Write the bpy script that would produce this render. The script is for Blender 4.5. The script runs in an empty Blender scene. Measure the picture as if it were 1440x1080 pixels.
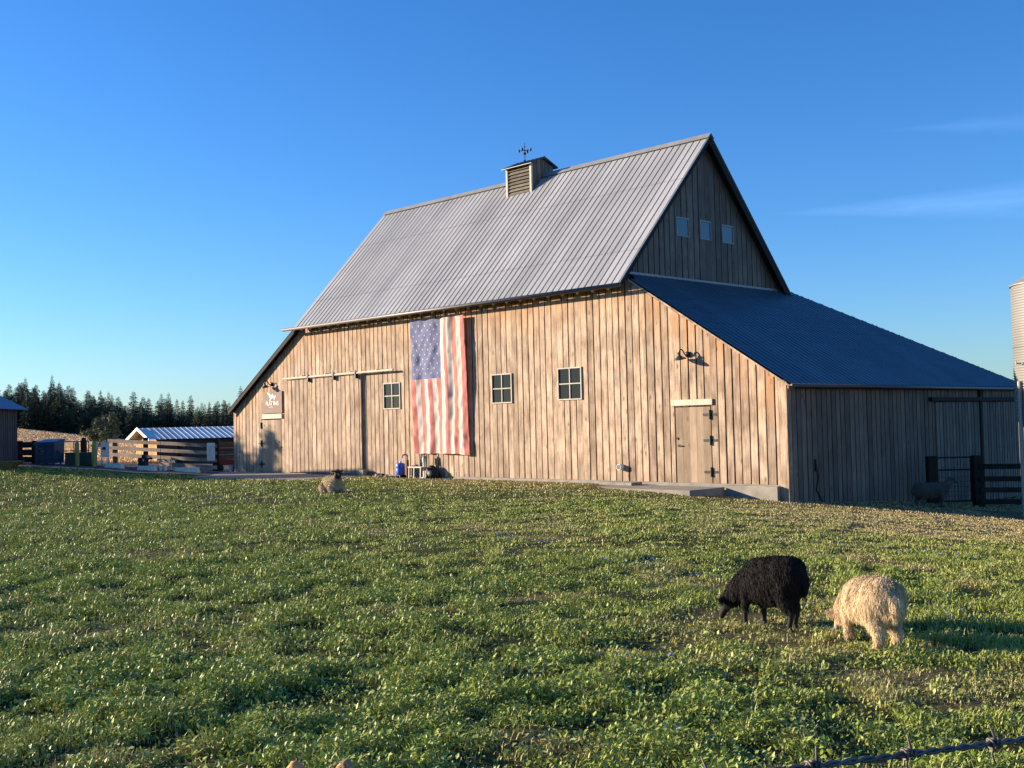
import bpy, bmesh, math, random
import numpy as np
from mathutils import Vector, Matrix
R = math.radians
random.seed(7); rng = np.random.default_rng(7)
S = bpy.context.scene
COL = S.collection

# ------------------------------------------------------------------ camera, sky, sun, exposure
FPX, PITCH, ROLL, CAMZ = 1584.3, R(2.0085), R(1.3321), 1.82
cd = bpy.data.cameras.new('camera'); cam = bpy.data.objects.new('camera', cd); COL.objects.link(cam)
S.camera = cam
cd.sensor_fit = 'HORIZONTAL'; cd.sensor_width = 36.0; cd.lens = 36.0 * FPX / 1440
cd.clip_start = 0.05; cd.clip_end = 6000
CX = Vector((math.cos(ROLL), 0, 0)); upv = Vector((0, -math.sin(PITCH), math.cos(PITCH)))
FWD = Vector((0, math.cos(PITCH), math.sin(PITCH)))
CR = CX - upv * math.sin(ROLL); CU = Vector((math.sin(ROLL), 0, 0)) + upv * math.cos(ROLL)
M = Matrix((( CR.x, CU.x, -FWD.x), (CR.y, CU.y, -FWD.y), (CR.z, CU.z, -FWD.z))).to_4x4()
M.translation = (0, 0, CAMZ); cam.matrix_world = M

SUN_EL = R(12.5); SUN_H = Vector((-0.968, 0.25, 0)).normalized()      # horizontal direction towards the sun
W = bpy.data.worlds.new('World'); S.world = W; W.use_nodes = True
nt = W.node_tree; bg = nt.nodes['Background']
sky = nt.nodes.new('ShaderNodeTexSky'); sky.sky_type = 'NISHITA'; sky.sun_disc = False
sky.sun_elevation = SUN_EL; sky.sun_rotation = math.atan2(SUN_H.x, SUN_H.y)
sky.air_density = 1.0; sky.dust_density = 0.25; sky.ozone_density = 2.6
# thin cirrus streaks, placed by direction on the sky
tc = nt.nodes.new('ShaderNodeTexCoord')
def wn(t, **k):
    n = nt.nodes.new(t)
    for a, v in k.items(): setattr(n, a, v)
    return n
sep = wn('ShaderNodeSeparateXYZ'); nt.links.new(tc.outputs['Generated'], sep.inputs[0])
def wm(op, a, b=None, c=None, clamp=False):
    n = wn('ShaderNodeMath', operation=op); n.use_clamp = clamp
    for i, v in enumerate((a, b, c)):
        if v is None: continue
        if isinstance(v, (int, float)): n.inputs[i].default_value = v
        else: nt.links.new(v, n.inputs[i])
    return n.outputs[0]
az = wm('DIVIDE', sep.outputs[0], sep.outputs[1]); el = wm('DIVIDE', sep.outputs[2], sep.outputs[1])
mp = wn('ShaderNodeMapping'); mp.inputs['Scale'].default_value = (5, 5, 34); mp.inputs['Rotation'].default_value = (0, R(8), 0)
nt.links.new(tc.outputs['Generated'], mp.inputs[0])
cn = wn('ShaderNodeTexNoise'); cn.inputs['Scale'].default_value = 1.6; cn.inputs['Detail'].default_value = 7; cn.inputs['Roughness'].default_value = .62
nt.links.new(mp.outputs[0], cn.inputs['Vector'])
def streak(az0, el0, slope, half, a_from, a_full, amp):
    d = wm('SUBTRACT', el, wm('ADD', wm('MULTIPLY', wm('SUBTRACT', az, az0), slope), el0))
    width = wm('MULTIPLY', wm('SUBTRACT', az, a_from), half / (a_full - a_from))
    width = wm('MAXIMUM', width, 0.0015)
    q = wm('DIVIDE', wm('ABSOLUTE', d), width)
    band = wm('SUBTRACT', 1.0, q, clamp=True); band = wm('SMOOTH_MIN', band, 1.0, .2)
    on = wm('DIVIDE', wm('SUBTRACT', az, a_from), (a_full - a_from) * .5, clamp=True)
    return wm('MULTIPLY', wm('MULTIPLY', band, on), amp)
st = wm('ADD', streak(.235, .181, .035, .020, .228, .46, .17), streak(.36, .255, .05, .014, .33, .46, .07))
tex = wm('MULTIPLY', wm('SUBTRACT', cn.outputs[0], .34), 2.6, clamp=True)
fac = wm('MULTIPLY', st, tex, clamp=True)
mixc = wn('ShaderNodeMix', data_type='RGBA'); nt.links.new(fac, mixc.inputs[0])
nt.links.new(sky.outputs[0], mixc.inputs[6]); mixc.inputs[7].default_value = (7.5, 8.6, 10.0, 1)
hs = wn('ShaderNodeHueSaturation'); hs.inputs['Saturation'].default_value = 1.10
tn = wn('ShaderNodeMix', data_type='RGBA', blend_type='MULTIPLY'); tn.inputs[0].default_value = 1.0; tn.inputs[7].default_value = (.50, .68, 1.0, 1)
nt.links.new(mixc.outputs[2], tn.inputs[6]); nt.links.new(tn.outputs[2], hs.inputs['Color']); nt.links.new(hs.outputs[0], bg.inputs['Color'])
bg.inputs['Strength'].default_value = 0.10

sl = bpy.data.lights.new('sun', 'SUN'); sl.energy = 5.0; sl.angle = R(0.53); sl.color = (1.0, 0.83, 0.62)
so = bpy.data.objects.new('sun', sl); COL.objects.link(so)
sdir = Vector((SUN_H.x * math.cos(SUN_EL), SUN_H.y * math.cos(SUN_EL), math.sin(SUN_EL)))
so.rotation_euler = sdir.to_track_quat('Z', 'Y').to_euler(); so.location = (-30, 10, 30)
S.view_settings.view_transform = 'Standard'; S.view_settings.look = 'None'
S.view_settings.exposure = 1.25; S.view_settings.gamma = 1.0
import os
NG = float(os.environ.get("GRASSF", "1"))
S.cycles.max_bounces = 6; S.cycles.diffuse_bounces = 3; S.cycles.glossy_bounces = 3; S.cycles.transmission_bounces = 3
S.cycles.caustics_reflective = False; S.cycles.caustics_refractive = False

# ------------------------------------------------------------------ helpers
def at(px, py, Y):                      # a pixel of the photograph and a distance -> a point of the place
    q = FWD + CR * ((px - 720) / FPX) - CU * ((py - 540) / FPX)
    return Vector((0, 0, CAMZ)) + q * (Y / q.y)

class MB:
    def __init__(s): s.v = []; s.f = []; s.c = []; s.m = []
    def add(s, vs, fs, col=(.5, 0, .5), mi=0):
        o = len(s.v); s.v += [tuple(v) for v in vs]; s.f += [tuple(i + o for i in f) for f in fs]
        s.m += [mi] * len(fs)
        if isinstance(col, list): s.c += col
        else: s.c += [col] * len(vs)
        return s
    def box(s, x0, x1, y0, y1, z0, z1, col=(.5, 0, .5), mi=0):
        vs = [(x0, y0, z0), (x1, y0, z0), (x1, y1, z0), (x0, y1, z0), (x0, y0, z1), (x1, y0, z1), (x1, y1, z1), (x0, y1, z1)]
        return s.add(vs, [(0, 3, 2, 1), (4, 5, 6, 7), (0, 1, 5, 4), (1, 2, 6, 5), (2, 3, 7, 6), (3, 0, 4, 7)], col, mi)
    def hexa(s, b, t, col=(.5, 0, .5), mi=0):      # bottom loop of 4, top loop of 4 (ccw seen from above)
        return s.add(list(b) + list(t), [(0, 3, 2, 1), (4, 5, 6, 7), (0, 1, 5, 4), (1, 2, 6, 5), (2, 3, 7, 6), (3, 0, 4, 7)], col, mi)
    def prism(s, poly, d, col=(.5, 0, .5), mi=0):   # planar polygon of 3D points pushed along d
        n = len(poly); d = Vector(d); a = [Vector(p) for p in poly]; b = [p + d for p in a]
        return s.add(a + b, [tuple(range(n))[::-1], tuple(range(n, 2 * n))] + [(i, (i + 1) % n, n + (i + 1) % n, n + i) for i in range(n)], col, mi)
    def tube(s, pts, r, seg=8, col=(.5, 0, .5), caps=True, mi=0):
        pts = [Vector(p) for p in pts]; n = len(pts); rs = r if isinstance(r, (list, tuple)) else [r] * n
        vs = []; ref = None
        for i, p in enumerate(pts):
            t = (pts[min(i + 1, n - 1)] - pts[max(i - 1, 0)]).normalized()
            if ref is None: ref = Vector((0, 0, 1)) if abs(t.z) < .9 else Vector((1, 0, 0))
            a = (ref - t * ref.dot(t)).normalized(); b = t.cross(a); ref = a
            for k in range(seg):
                w = 2 * math.pi * k / seg; vs.append(p + (a * math.cos(w) + b * math.sin(w)) * rs[i])
        fs = [(i * seg + k, i * seg + (k + 1) % seg, (i + 1) * seg + (k + 1) % seg, (i + 1) * seg + k) for i in range(n - 1) for k in range(seg)]
        if caps: fs += [tuple(range(seg))[::-1], tuple(range((n - 1) * seg, n * seg))]
        return s.add(vs, fs, col, mi)
    def lathe(s, prof, c=(0, 0, 0), seg=24, axis=None, col=(.5, 0, .5), mi=0):
        A = Vector(axis).normalized() if axis else Vector((0, 0, 1))
        a = A.orthogonal().normalized(); b = A.cross(a); c = Vector(c); vs = []
        for r, z in prof:
            for k in range(seg):
                w = 2 * math.pi * k / seg; vs.append(c + A * z + (a * math.cos(w) + b * math.sin(w)) * max(r, 1e-4))
        n = len(prof)
        fs = [(i * seg + k, i * seg + (k + 1) % seg, (i + 1) * seg + (k + 1) % seg, (i + 1) * seg + k) for i in range(n - 1) for k in range(seg)]
        return s.add(vs, fs, col, mi)
    def build(s, name, mat, parent=None, smooth=False, loc=None):
        me = bpy.data.meshes.new(name); me.from_pydata(s.v, [], s.f)
        a = me.attributes.new('tint', 'FLOAT_COLOR', 'POINT')
        a.data.foreach_set('color', np.array([(c[0], c[1], c[2], 1) for c in s.c], dtype=np.float32).ravel())
        for m in (mat if isinstance(mat, (list, tuple)) else [mat]): me.materials.append(m)
        if any(s.m): me.polygons.foreach_set('material_index', s.m)
        if smooth: me.polygons.foreach_set('use_smooth', [True] * len(me.polygons))
        me.update()
        o = bpy.data.objects.new(name, me); COL.objects.link(o)
        if parent: o.parent = parent
        if loc: o.location = loc
        return o
def tag(o, label=None, cat=None, group=None, kind=None):
    if label: o['label'] = label
    if cat: o['category'] = cat
    if group: o['group'] = group
    if kind: o['kind'] = kind
    return o
def empty(name, loc, rz=0, label=None, cat=None, group=None):
    o = bpy.data.objects.new(name, None); COL.objects.link(o); o.location = loc; o.rotation_euler = (0, 0, rz)
    o.empty_display_size = .3
    return tag(o, label, cat, group)
def copy_tree(o, parent=None):
    c = o.copy(); COL.objects.link(c)
    if parent: c.parent = parent
    for ch in list(o.children): copy_tree(ch, c)
    return c

# ------------------------------------------------------------------ materials
class NT:
    def __init__(s, name):
        s.mat = bpy.data.materials.new(name); s.mat.use_nodes = True; s.t = s.mat.node_tree
        s.b = s.t.nodes['Principled BSDF']
    def n(s, t, **k):
        o = s.t.nodes.new(t)
        for a, v in k.items():
            if a in o.inputs.keys(): o.inputs[a].default_value = v
            else: setattr(o, a, v)
        return o
    def l(s, a, b): s.t.links.new(a, b)
    def m(s, op, a, b=0.0, clamp=False):
        o = s.n('ShaderNodeMath', operation=op); o.use_clamp = clamp
        for i, v in enumerate((a, b)):
            if isinstance(v, (int, float)): o.inputs[i].default_value = v
            else: s.l(v, o.inputs[i])
        return o.outputs[0]
    def mix(s, f, a, b, mode='MIX'):
        o = s.n('ShaderNodeMix', data_type='RGBA', blend_type=mode)
        for i, v in ((0, f), (6, a), (7, b)):
            if isinstance(v, (int, float)): o.inputs[i].default_value = v
            elif isinstance(v, tuple): o.inputs[i].default_value = (*v, 1)
            else: s.l(v, o.inputs[i])
        return o.outputs[2]
    def map(s, scale, coord='Object'):
        t = s.n('ShaderNodeTexCoord'); o = s.n('ShaderNodeMapping'); o.inputs['Scale'].default_value = scale
        s.l(t.outputs[coord], o.inputs[0]); return o.outputs[0]
    def noise(s, vec, scale, detail=4, rough=.55):
        o = s.n('ShaderNodeTexNoise'); o.inputs['Scale'].default_value = scale; o.inputs['Detail'].default_value = detail
        o.inputs['Roughness'].default_value = rough
        if vec is not None: s.l(vec, o.inputs['Vector'])
        return o.outputs[0]
    def ramp(s, f, a, b):          # linear step from a to b
        o = s.n('ShaderNodeMapRange'); o.inputs[1].default_value = a; o.inputs[2].default_value = b
        s.l(f, o.inputs[0]); return o.outputs[0]
    def tint(s):
        a = s.n('ShaderNodeAttribute', attribute_name='tint'); q = s.n('ShaderNodeSeparateXYZ'); s.l(a.outputs['Color'], q.inputs[0])
        return q.outputs
    def base(s, c):
        if isinstance(c, tuple): s.b.inputs['Base Color'].default_value = (*c, 1)
        else: s.l(c, s.b.inputs['Base Color'])
    def bump(s, h, strength=.3, dist=.01):
        o = s.n('ShaderNodeBump'); o.inputs['Strength'].default_value = strength; o.inputs['Distance'].default_value = dist
        s.l(h, o.inputs['Height']); s.l(o.outputs[0], s.b.inputs['Normal'])
    def set(s, rough=.6, metal=0.0, spec=.5):
        s.b.inputs['Roughness'].default_value = rough; s.b.inputs['Metallic'].default_value = metal
        s.b.inputs['Specular IOR Level'].default_value = spec

def simple(name, c, rough=.6, metal=0., spec=.4, vary=.18, scale=6, bump=0.):
    k = NT(name); v = k.noise(k.map((1, 1, 1)), scale, 5)
    d = tuple(x * (1 - vary) for x in c); e = tuple(min(1, x * (1 + vary)) for x in c)
    k.base(k.mix(k.ramp(v, .3, .7), d, e)); k.set(rough, metal, spec)
    if bump: k.bump(k.noise(k.map((1, 1, 1)), scale * 8, 4), bump, .01)
    return k.mat

def wood(name, dark, light, orange, knots=True, contrast=1.0, dirt=False):
    k = NT(name); ti = k.tint()
    t = k.n('ShaderNodeTexCoord'); q = k.n('ShaderNodeSeparateXYZ'); k.l(t.outputs['Object'], q.inputs[0])
    h = k.m('ADD', q.outputs[0], q.outputs[1]); off = k.m('MULTIPLY', ti[2], 61.0)
    def vec(sh, sv):
        c = k.n('ShaderNodeCombineXYZ'); k.l(k.m('ADD', k.m('MULTIPLY', h, sh), off), c.inputs[0])
        k.l(k.m('MULTIPLY', ti[2], 17.0), c.inputs[1]); k.l(k.m('ADD', k.m('MULTIPLY', q.outputs[2], sv), off), c.inputs[2]); return c.outputs[0]
    streak = k.noise(vec(22, 1.1), 1.0, 5, .6)
    fine = k.noise(vec(90, 3.0), 1.0, 3, .6)
    blot = k.noise(vec(2.5, 1.6), 1.0, 4, .55)
    wv = k.n('ShaderNodeTexWave', wave_type='RINGS', rings_direction='SPHERICAL'); wv.inputs['Scale'].default_value = 2.2
    wv.inputs['Distortion'].default_value = 5.5; wv.inputs['Detail'].default_value = 3; k.l(vec(5.0, 1.0), wv.inputs['Vector'])
    f = k.m('ADD', k.m('MULTIPLY', k.m('SUBTRACT', streak, .5), 1.3 * contrast), k.m('MULTIPLY', k.m('SUBTRACT', fine, .5), .5 * contrast))
    f = k.m('ADD', f, k.m('MULTIPLY', k.m('SUBTRACT', wv.outputs[0], .5), .30 * contrast))
    f = k.m('ADD', f, k.m('MULTIPLY', k.m('SUBTRACT', blot, .5), 1.25 * contrast))
    f = k.m('ADD', f, .5, clamp=True)
    c = k.mix(f, dark, light)
    pb = k.m('ADD', k.m('MULTIPLY', ti[0], .55), .70)
    br = k.n('ShaderNodeCombineColor')
    for i in range(3): k.l(pb, br.inputs[i])
    c = k.mix(1.0, c, br.outputs[0], 'MULTIPLY')
    of = k.m('MULTIPLY', ti[1], k.ramp(k.noise(vec(3.2, .9), 1.0, 3), .32, .66), clamp=True)
    c = k.mix(of, c, orange)
    if dirt:
        dz = k.m('MULTIPLY', k.ramp(q.outputs[2], 1.0, .0), k.ramp(k.noise(vec(1.4, 1.2), 1.0, 4), .35, .7), clamp=True)
        c = k.mix(k.m('MULTIPLY', dz, .55), c, tuple(x * .75 for x in dark))
    if knots:
        vo = k.n('ShaderNodeTexVoronoi', feature='F1'); vo.inputs['Scale'].default_value = 1.0
        k.l(vec(4.2, 1.9), vo.inputs['Vector'])
        kn = k.m('SUBTRACT', 1.0, k.ramp(vo.outputs['Distance'], .06, .21), clamp=True)
        kn = k.m('MULTIPLY', kn, k.ramp(blot, .42, .56), clamp=True)
        c = k.mix(k.m('MULTIPLY', kn, .72), c, tuple(x * .45 for x in dark))
    k.base(c); k.set(.82, 0, .25); k.bump(k.m('ADD', fine, streak), .35, .004)
    return k.mat

M_ = {}
M_['barn'] = wood('weathered_fir', (.195, .130, .088), (.61, .455, .325), (.50, .25, .10), contrast=1.4, dirt=True)
M_['barn_shaded'] = wood('shaded_fir', (.115, .088, .066), (.26, .20, .155), (.26, .13, .05))  # darker copy of the barn fir, shade of the unlit walls put into it
M_['door'] = wood('door_fir', (.22, .155, .105), (.44, .325, .225), (.42, .20, .08))
M_['pale'] = wood('pale_timber', (.48, .41, .31), (.72, .65, .52), (.6, .4, .2), knots=False)
M_['dark_timber'] = wood('dark_timber', (.016, .012, .010), (.04, .03, .024), (.03, .02, .01), knots=False)
M_['louvre'] = wood('grey_louvre', (.11, .095, .075), (.22, .19, .155), (.2, .1, .05))
M_['fence'] = wood('fence_timber', (.14, .105, .08), (.30, .235, .18), (.2, .1, .05))
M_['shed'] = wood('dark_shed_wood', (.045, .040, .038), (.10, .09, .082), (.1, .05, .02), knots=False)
M_['orange_wood'] = wood('orange_cedar', (.42, .22, .09), (.62, .38, .18), (.6, .3, .1), knots=False)
M_['black'] = simple('black_metal', (.012, .012, .013), .5, .3)
M_['dark'] = simple('shadow_dark_wood', (.022, .016, .012), .9)
M_['white'] = simple('white_paint', (.70, .67, .60), .6)
M_['frame'] = simple('weathered_white_frame', (.46, .41, .34), .7)
M_['frame_grey'] = simple('grey_frame', (.36, .34, .32), .7)
M_['concrete'] = simple('concrete', (.27, .245, .205), .9, 0, .2, .22, 3, .3)
M_['asphalt'] = simple('gravel_drive', (.13, .125, .12), .95, 0, .2, .35, 9, .4)
M_['yellow'] = simple('yellow_green_paint', (.30, .29, .075), .7)
M_['blue_bin'] = simple('blue_steel', (.016, .058, .11), .45, .1)
M_['green'] = simple('green_steel', (.022, .055, .045), .5, .1)
M_['red'] = simple('red_paint', (.45, .045, .03), .4)
M_['tan'] = simple('tan_plastic', (.20, .13, .045), .7)
M_['bluejug'] = simple('blue_plastic', (.05, .12, .55), .35)
M_['hoof'] = simple('hoof_horn', (.02, .017, .014), .6)
M_['rust'] = simple('weathered_wire', (.16, .13, .12), .6, .6, .4, .35, 60)

def metal_roof(name, c, metal, rough):
    k = NT(name); ti = k.tint()
    v = k.m('ADD', k.m('MULTIPLY', k.noise(k.map((.5, .5, .5)), 1.2, 5, .6), .5), k.m('MULTIPLY', k.noise(k.map((5.0, .35, .35)), 1.0, 5, .6), .5)); pb = k.m('ADD', k.m('MULTIPLY', ti[0], .22), .89)
    col = k.mix(k.ramp(v, .3, .7), tuple(x * .74 for x in c), tuple(x * 1.18 for x in c))
    br = k.n('ShaderNodeCombineColor')
    for i in range(3): k.l(pb, br.inputs[i])
    tcz = k.n('ShaderNodeTexCoord'); sz_ = k.n('ShaderNodeSeparateXYZ'); k.l(tcz.outputs['Object'], sz_.inputs[0])
    lap = k.m('LESS_THAN', k.m('FRACT', k.m('MULTIPLY', k.m('ADD', sz_.outputs[2], .35), .42)), .014)
    col = k.mix(k.m('MULTIPLY', lap, .45), col, tuple(x * .35 for x in c))
    k.base(k.mix(1.0, col, br.outputs[0], 'MULTIPLY')); k.set(rough, metal, .5)
    return k.mat
M_['roof'] = metal_roof('galvanised_roof', (.355, .352, .345), .12, .5)
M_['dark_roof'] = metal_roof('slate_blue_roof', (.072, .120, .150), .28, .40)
M_['gutter'] = metal_roof('dull_gutter', (.115, .105, .10), .3, .5)
M_['dark_roof2'] = metal_roof('sky_blue_roof', (.06, .12, .22), .2, .45)  # blue of reflected sky put into the shaded shed roof's colour
M_['silver_roof'] = metal_roof('silver_roof', (.80, .78, .74), .0, .75)
M_['silo'] = metal_roof('galvanised_bin', (.27, .262, .245), .25, .5)
k = NT('window_glass'); k.base((.015, .017, .02)); k.set(.06, 0, .22); k.bump(k.noise(k.map((1, 1, 1)), 3, 2), .05, .02); M_['glass'] = k.mat
k = NT('gable_glass'); k.base((.03, .06, .085)); k.set(.10, 0, .7); M_['glass_sky'] = k.mat  # blue of the reflected sky put into the pane's base colour

def cloth(name, c):
    k = NT(name); v = k.noise(k.map((1, 1, 1)), 5, 5); f = k.noise(k.map((40, 40, 6)), 1, 3)
    k.base(k.mix(k.m('MULTIPLY', k.ramp(k.m('ADD', v, f), .6, 1.4), 1.0), tuple(x * .82 for x in c), tuple(min(1, x * 1.12) for x in c)))
    k.set(.85, 0, .2)
    tr = k.n('ShaderNodeBsdfTranslucent'); tr.inputs[0].default_value = (*c, 1); ms = k.n('ShaderNodeMixShader'); ms.inputs[0].default_value = .15
    out = k.t.nodes['Material Output']; k.l(k.b.outputs[0], ms.inputs[1]); k.l(tr.outputs[0], ms.inputs[2]); k.l(ms.outputs[0], out.inputs[0])
    return k.mat
M_['fred'] = cloth('faded_red_cloth', (.58, .20, .175)); M_['fwhite'] = cloth('off_white_cloth', (.64, .585, .51)); M_['fblue'] = cloth('faded_blue_cloth', (.18, .195, .34))

def leafy(name, gloss=.45, trans=.3):       # colour comes from the per-leaf attribute
    k = NT(name); a = k.n('ShaderNodeAttribute', attribute_name='tint')
    k.l(a.outputs['Color'], k.b.inputs['Base Color']); k.set(gloss, 0, .35)
    tr = k.n('ShaderNodeBsdfTranslucent'); k.l(a.outputs['Color'], tr.inputs[0]); ms = k.n('ShaderNodeMixShader'); ms.inputs[0].default_value = trans
    out = k.t.nodes['Material Output']; k.l(k.b.outputs[0], ms.inputs[1]); k.l(tr.outputs[0], ms.inputs[2]); k.l(ms.outputs[0], out.inputs[0])
    return k.mat
M_['leaf'] = leafy('pasture_leaf', .5, .12); M_['needle'] = leafy('conifer_needles', .7, .1)

# ------------------------------------------------------------------ terrain
def hsh(ix, iy, seed):
    h = (ix.astype(np.int64) * 374761393 + iy.astype(np.int64) * 668265263 + seed * 982451653) & 0xffffffff
    h = ((h ^ (h >> 13)) * 1274126177) & 0xffffffff
    return ((h ^ (h >> 16)) & 0xffff) / 65535.0
def vn(x, y, sc, seed):                 # smooth value noise, 0..1
    x = np.asarray(x, float) / sc; y = np.asarray(y, float) / sc; ix = np.floor(x); iy = np.floor(y); fx = x - ix; fy = y - iy
    fx = fx * fx * (3 - 2 * fx); fy = fy * fy * (3 - 2 * fy)
    a = hsh(ix, iy, seed); b = hsh(ix + 1, iy, seed); c = hsh(ix, iy + 1, seed); d = hsh(ix + 1, iy + 1, seed)
    return (a * (1 - fx) + b * fx) * (1 - fy) + (c * (1 - fx) + d * fx) * fy
def fbm(x, y, sc, seed, o=3):
    r = 0; w = .5; t = 0
    for i in range(o): r = r + w * vn(x, y, sc / 2 ** i, seed + i * 11); t += w; w *= .5
    return r / t
def sst(t): t = np.clip(t, 0, 1); return t * t * (3 - 2 * t)
B0 = Vector((-11.96, 48.35, .077)); RZ = R(-45.572); D1 = Vector((.70002, -.71413, 0)); D2 = Vector((.71413, .70002, 0))
L, U1, U2, WD, HE, HR, HF, HL = 27.16, 5.67, 21.72, 8.48, 5.71, 10.78, 6.08, 2.58
def bar(x, y): return (x - B0.x) * D1.x + (y - B0.y) * D1.y, (x - B0.x) * D2.x + (y - B0.y) * D2.y
def hgt(x, y):
    x = np.asarray(x, float); y = np.asarray(y, float)
    z = .062 * np.clip(-x - 11.9, 0, 9) * sst((y - 24) / 20) * (1 - .8 * sst((y - 52) / 9))
    xs = x - 2.9; z = z - .085 * np.clip(.5 * (xs + np.sqrt(xs * xs + 1.0)), 0, 13) * sst((y - 9) / 14)
    z = z + 2.2 * sst((y - 90) / 140) * np.clip((-x - 80) / 18, -.1, 2.5)
    u, v = bar(x, y); pad = sst((-v + .2) / 3) * 1.0
    near = (1 - sst((y - 70) / 40)) * np.where((v < .3) | (u < -1), pad + .0 * v, 0)
    bump = (fbm(x, y, 2.6, 5, 3) - .5) * .10 + (fbm(x, y, .55, 9, 2) - .5) * .06
    return z + bump * np.clip(near, 0, 1)
def H(x, y): return float(hgt(np.array([x]), np.array([y]))[0])
def dry(x, y):
    u, v = bar(x, y); d = np.exp(-np.clip(-v - .2, 0, 99) / 2.4) * sst((u + 2) / 6)
    d2 = sst((x - 2) / 5) * sst((y - 16) / 5) * .75
    d3 = sst((fbm(x, y, 1.7, 31, 3) - .50) * 4) * .55 * sst((x + 4) / 7)
    d4 = sst((fbm(x, y, .8, 47, 2) - .62) * 5) * .6
    return np.clip(np.maximum.reduce([d, d2, d3, d4]) + (fbm(x, y, .9, 23, 2) - .5) * .5, 0, 1)
def lush(x, y):
    a = sst((.9 - (x + .15 * (y - 8)) / 6)) * .75 + .25
    lawn = sst((x + 4.5) / 4) * sst((y - 12.5) / 4)
    return np.clip(a * (1 - .8 * lawn) + (fbm(x, y, 1.3, 61, 3) - .5) * 1.3, 0, 1)

def axis(lo, hi, step, far):
    a = list(np.arange(lo, hi + 1e-6, step)); s = step; v = lo; left = []
    while v > -far: s *= 1.18; v -= s; left.append(v)
    s = step; v = hi; right = []
    while v < far: s *= 1.18; v += s; right.append(v)
    return np.array(left[::-1] + a + right)
xs = axis(-20, 15, .16, 2500); ys = axis(3, 50, .16, 2500)
gx, gy = np.meshgrid(xs, ys); gz = hgt(gx, gy)
nx, ny = len(xs), len(ys)
me = bpy.data.meshes.new('ground'); V = np.stack([gx, gy, gz], -1).reshape(-1, 3).astype(np.float32)
idx = np.arange(nx * ny).reshape(ny, nx); F = np.stack([idx[:-1, :-1], idx[:-1, 1:], idx[1:, 1:], idx[1:, :-1]], -1).reshape(-1, 4)
me.vertices.add(len(V)); me.vertices.foreach_set('co', V.ravel()); me.loops.add(F.size); me.loops.foreach_set('vertex_index', F.ravel().astype(np.int32))
me.polygons.add(len(F)); me.polygons.foreach_set('loop_start', np.arange(0, F.size, 4, dtype=np.int32)); me.polygons.foreach_set('loop_total', np.full(len(F), 4, np.int32))
me.polygons.foreach_set('use_smooth', np.ones(len(F), bool)); me.update(calc_edges=True)
a = me.attributes.new('tint', 'FLOAT_COLOR', 'POINT'); dr = dry(gx, gy).ravel(); hay = (sst((gy - 62) / 10)).ravel()
a.data.foreach_set('color', np.stack([dr, hay, ((sst((-gx - 11) / 1.0) * sst((gy - 45.3) / .6)) * (1 - sst((gy - 58) / 6))).ravel(), dr * 0 + 1], -1).astype(np.float32).ravel())
k = NT('pasture_soil'); ti = k.tint()
n1 = k.noise(k.map((1, 1, 1)), 2.2, 6, .6); n2 = k.noise(k.map((1, 1, 1)), 22, 5, .65)
g = k.mix(k.ramp(n1, .35, .65), (.020, .026, .009), (.040, .046, .016)); d_ = k.mix(k.ramp(n2, .3, .7), (.11, .085, .040), (.24, .175, .085))
c = k.mix(k.m('MULTIPLY', ti[0], 1.0), g, d_)
hn = k.noise(k.map((.03, .4, 1)), 1.0, 5); c = k.mix(ti[1], c, k.mix(hn, (.60, .41, .22), (.78, .56, .33)))
c = k.mix(ti[2], c, k.mix(n2, (.07, .068, .066), (.15, .145, .14)))
k.base(c); k.set(.95, 0, .1); k.bump(n2, .8, .03)
me.materials.append(k.mat)
ground = bpy.data.objects.new('ground', me); COL.objects.link(ground); tag(ground, kind='structure')

def sheet(name, poly, mat, off, res=.5):     # a patch lying on the ground inside a barn-space rectangle
    (u0, u1, v0, v1) = poly; m = MB(); nu = max(2, int((u1 - u0) / res)); nv = max(2, int((v1 - v0) / res))
    for j in range(nv + 1):
        for i in range(nu + 1):
            u = u0 + (u1 - u0) * i / nu; v = v0 + (v1 - v0) * j / nv; p = B0 + D1 * u + D2 * v
            m.v.append((p.x, p.y, H(p.x, p.y) + off)); m.c.append((.5, 0, .5))
    for j in range(nv):
        for i in range(nu):
            q = j * (nu + 1) + i; m.f.append((q, q + 1, q + nu + 2, q + nu + 1)); m.m.append(0)
    return tag(m.build(name, mat, smooth=True), kind='structure')

# ------------------------------------------------------------------ barn
barn = empty('barn', B0, RZ, 'large weathered wooden barn with a steep grey metal roof, louvred cupola and lean-to wings', 'barn')
def fu(u, v): return u + abs(v) * (42.9 - u) / 25.3      # seen on the wall at u, standing |v| proud of it
SR = (HF - HL) / (L + .15 - U2)                           # slope of the wings' roofs
HIPV, HIPD = 9.2, 6.3
def roof_main(v): return HE + (v + .45) * (HR - HE) / (WD / 2 + .45)
WL_S = (5.95 - 2.62) / 5.45
def ztop(u):
    z = roof_main(0) - .34
    if u < 5.45: z = min(z, 2.60 + WL_S * max(u, 0) - .12)
    if u > U2: z = min(z, HF - SR * (u - U2) - .09)
    return z
WINS = [(fu(10.43, .03), fu(11.40, .03), 2.36, 3.31), (fu(16.15, .03), fu(17.10, .03), 2.40, 3.36), (fu(19.12, .03), fu(20.11, .03), 2.42, 3.41)]
OPEN = WINS + [(23.58, 24.82, -.05, 2.10), (2.22, 3.72, -.05, 2.16)]

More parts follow.
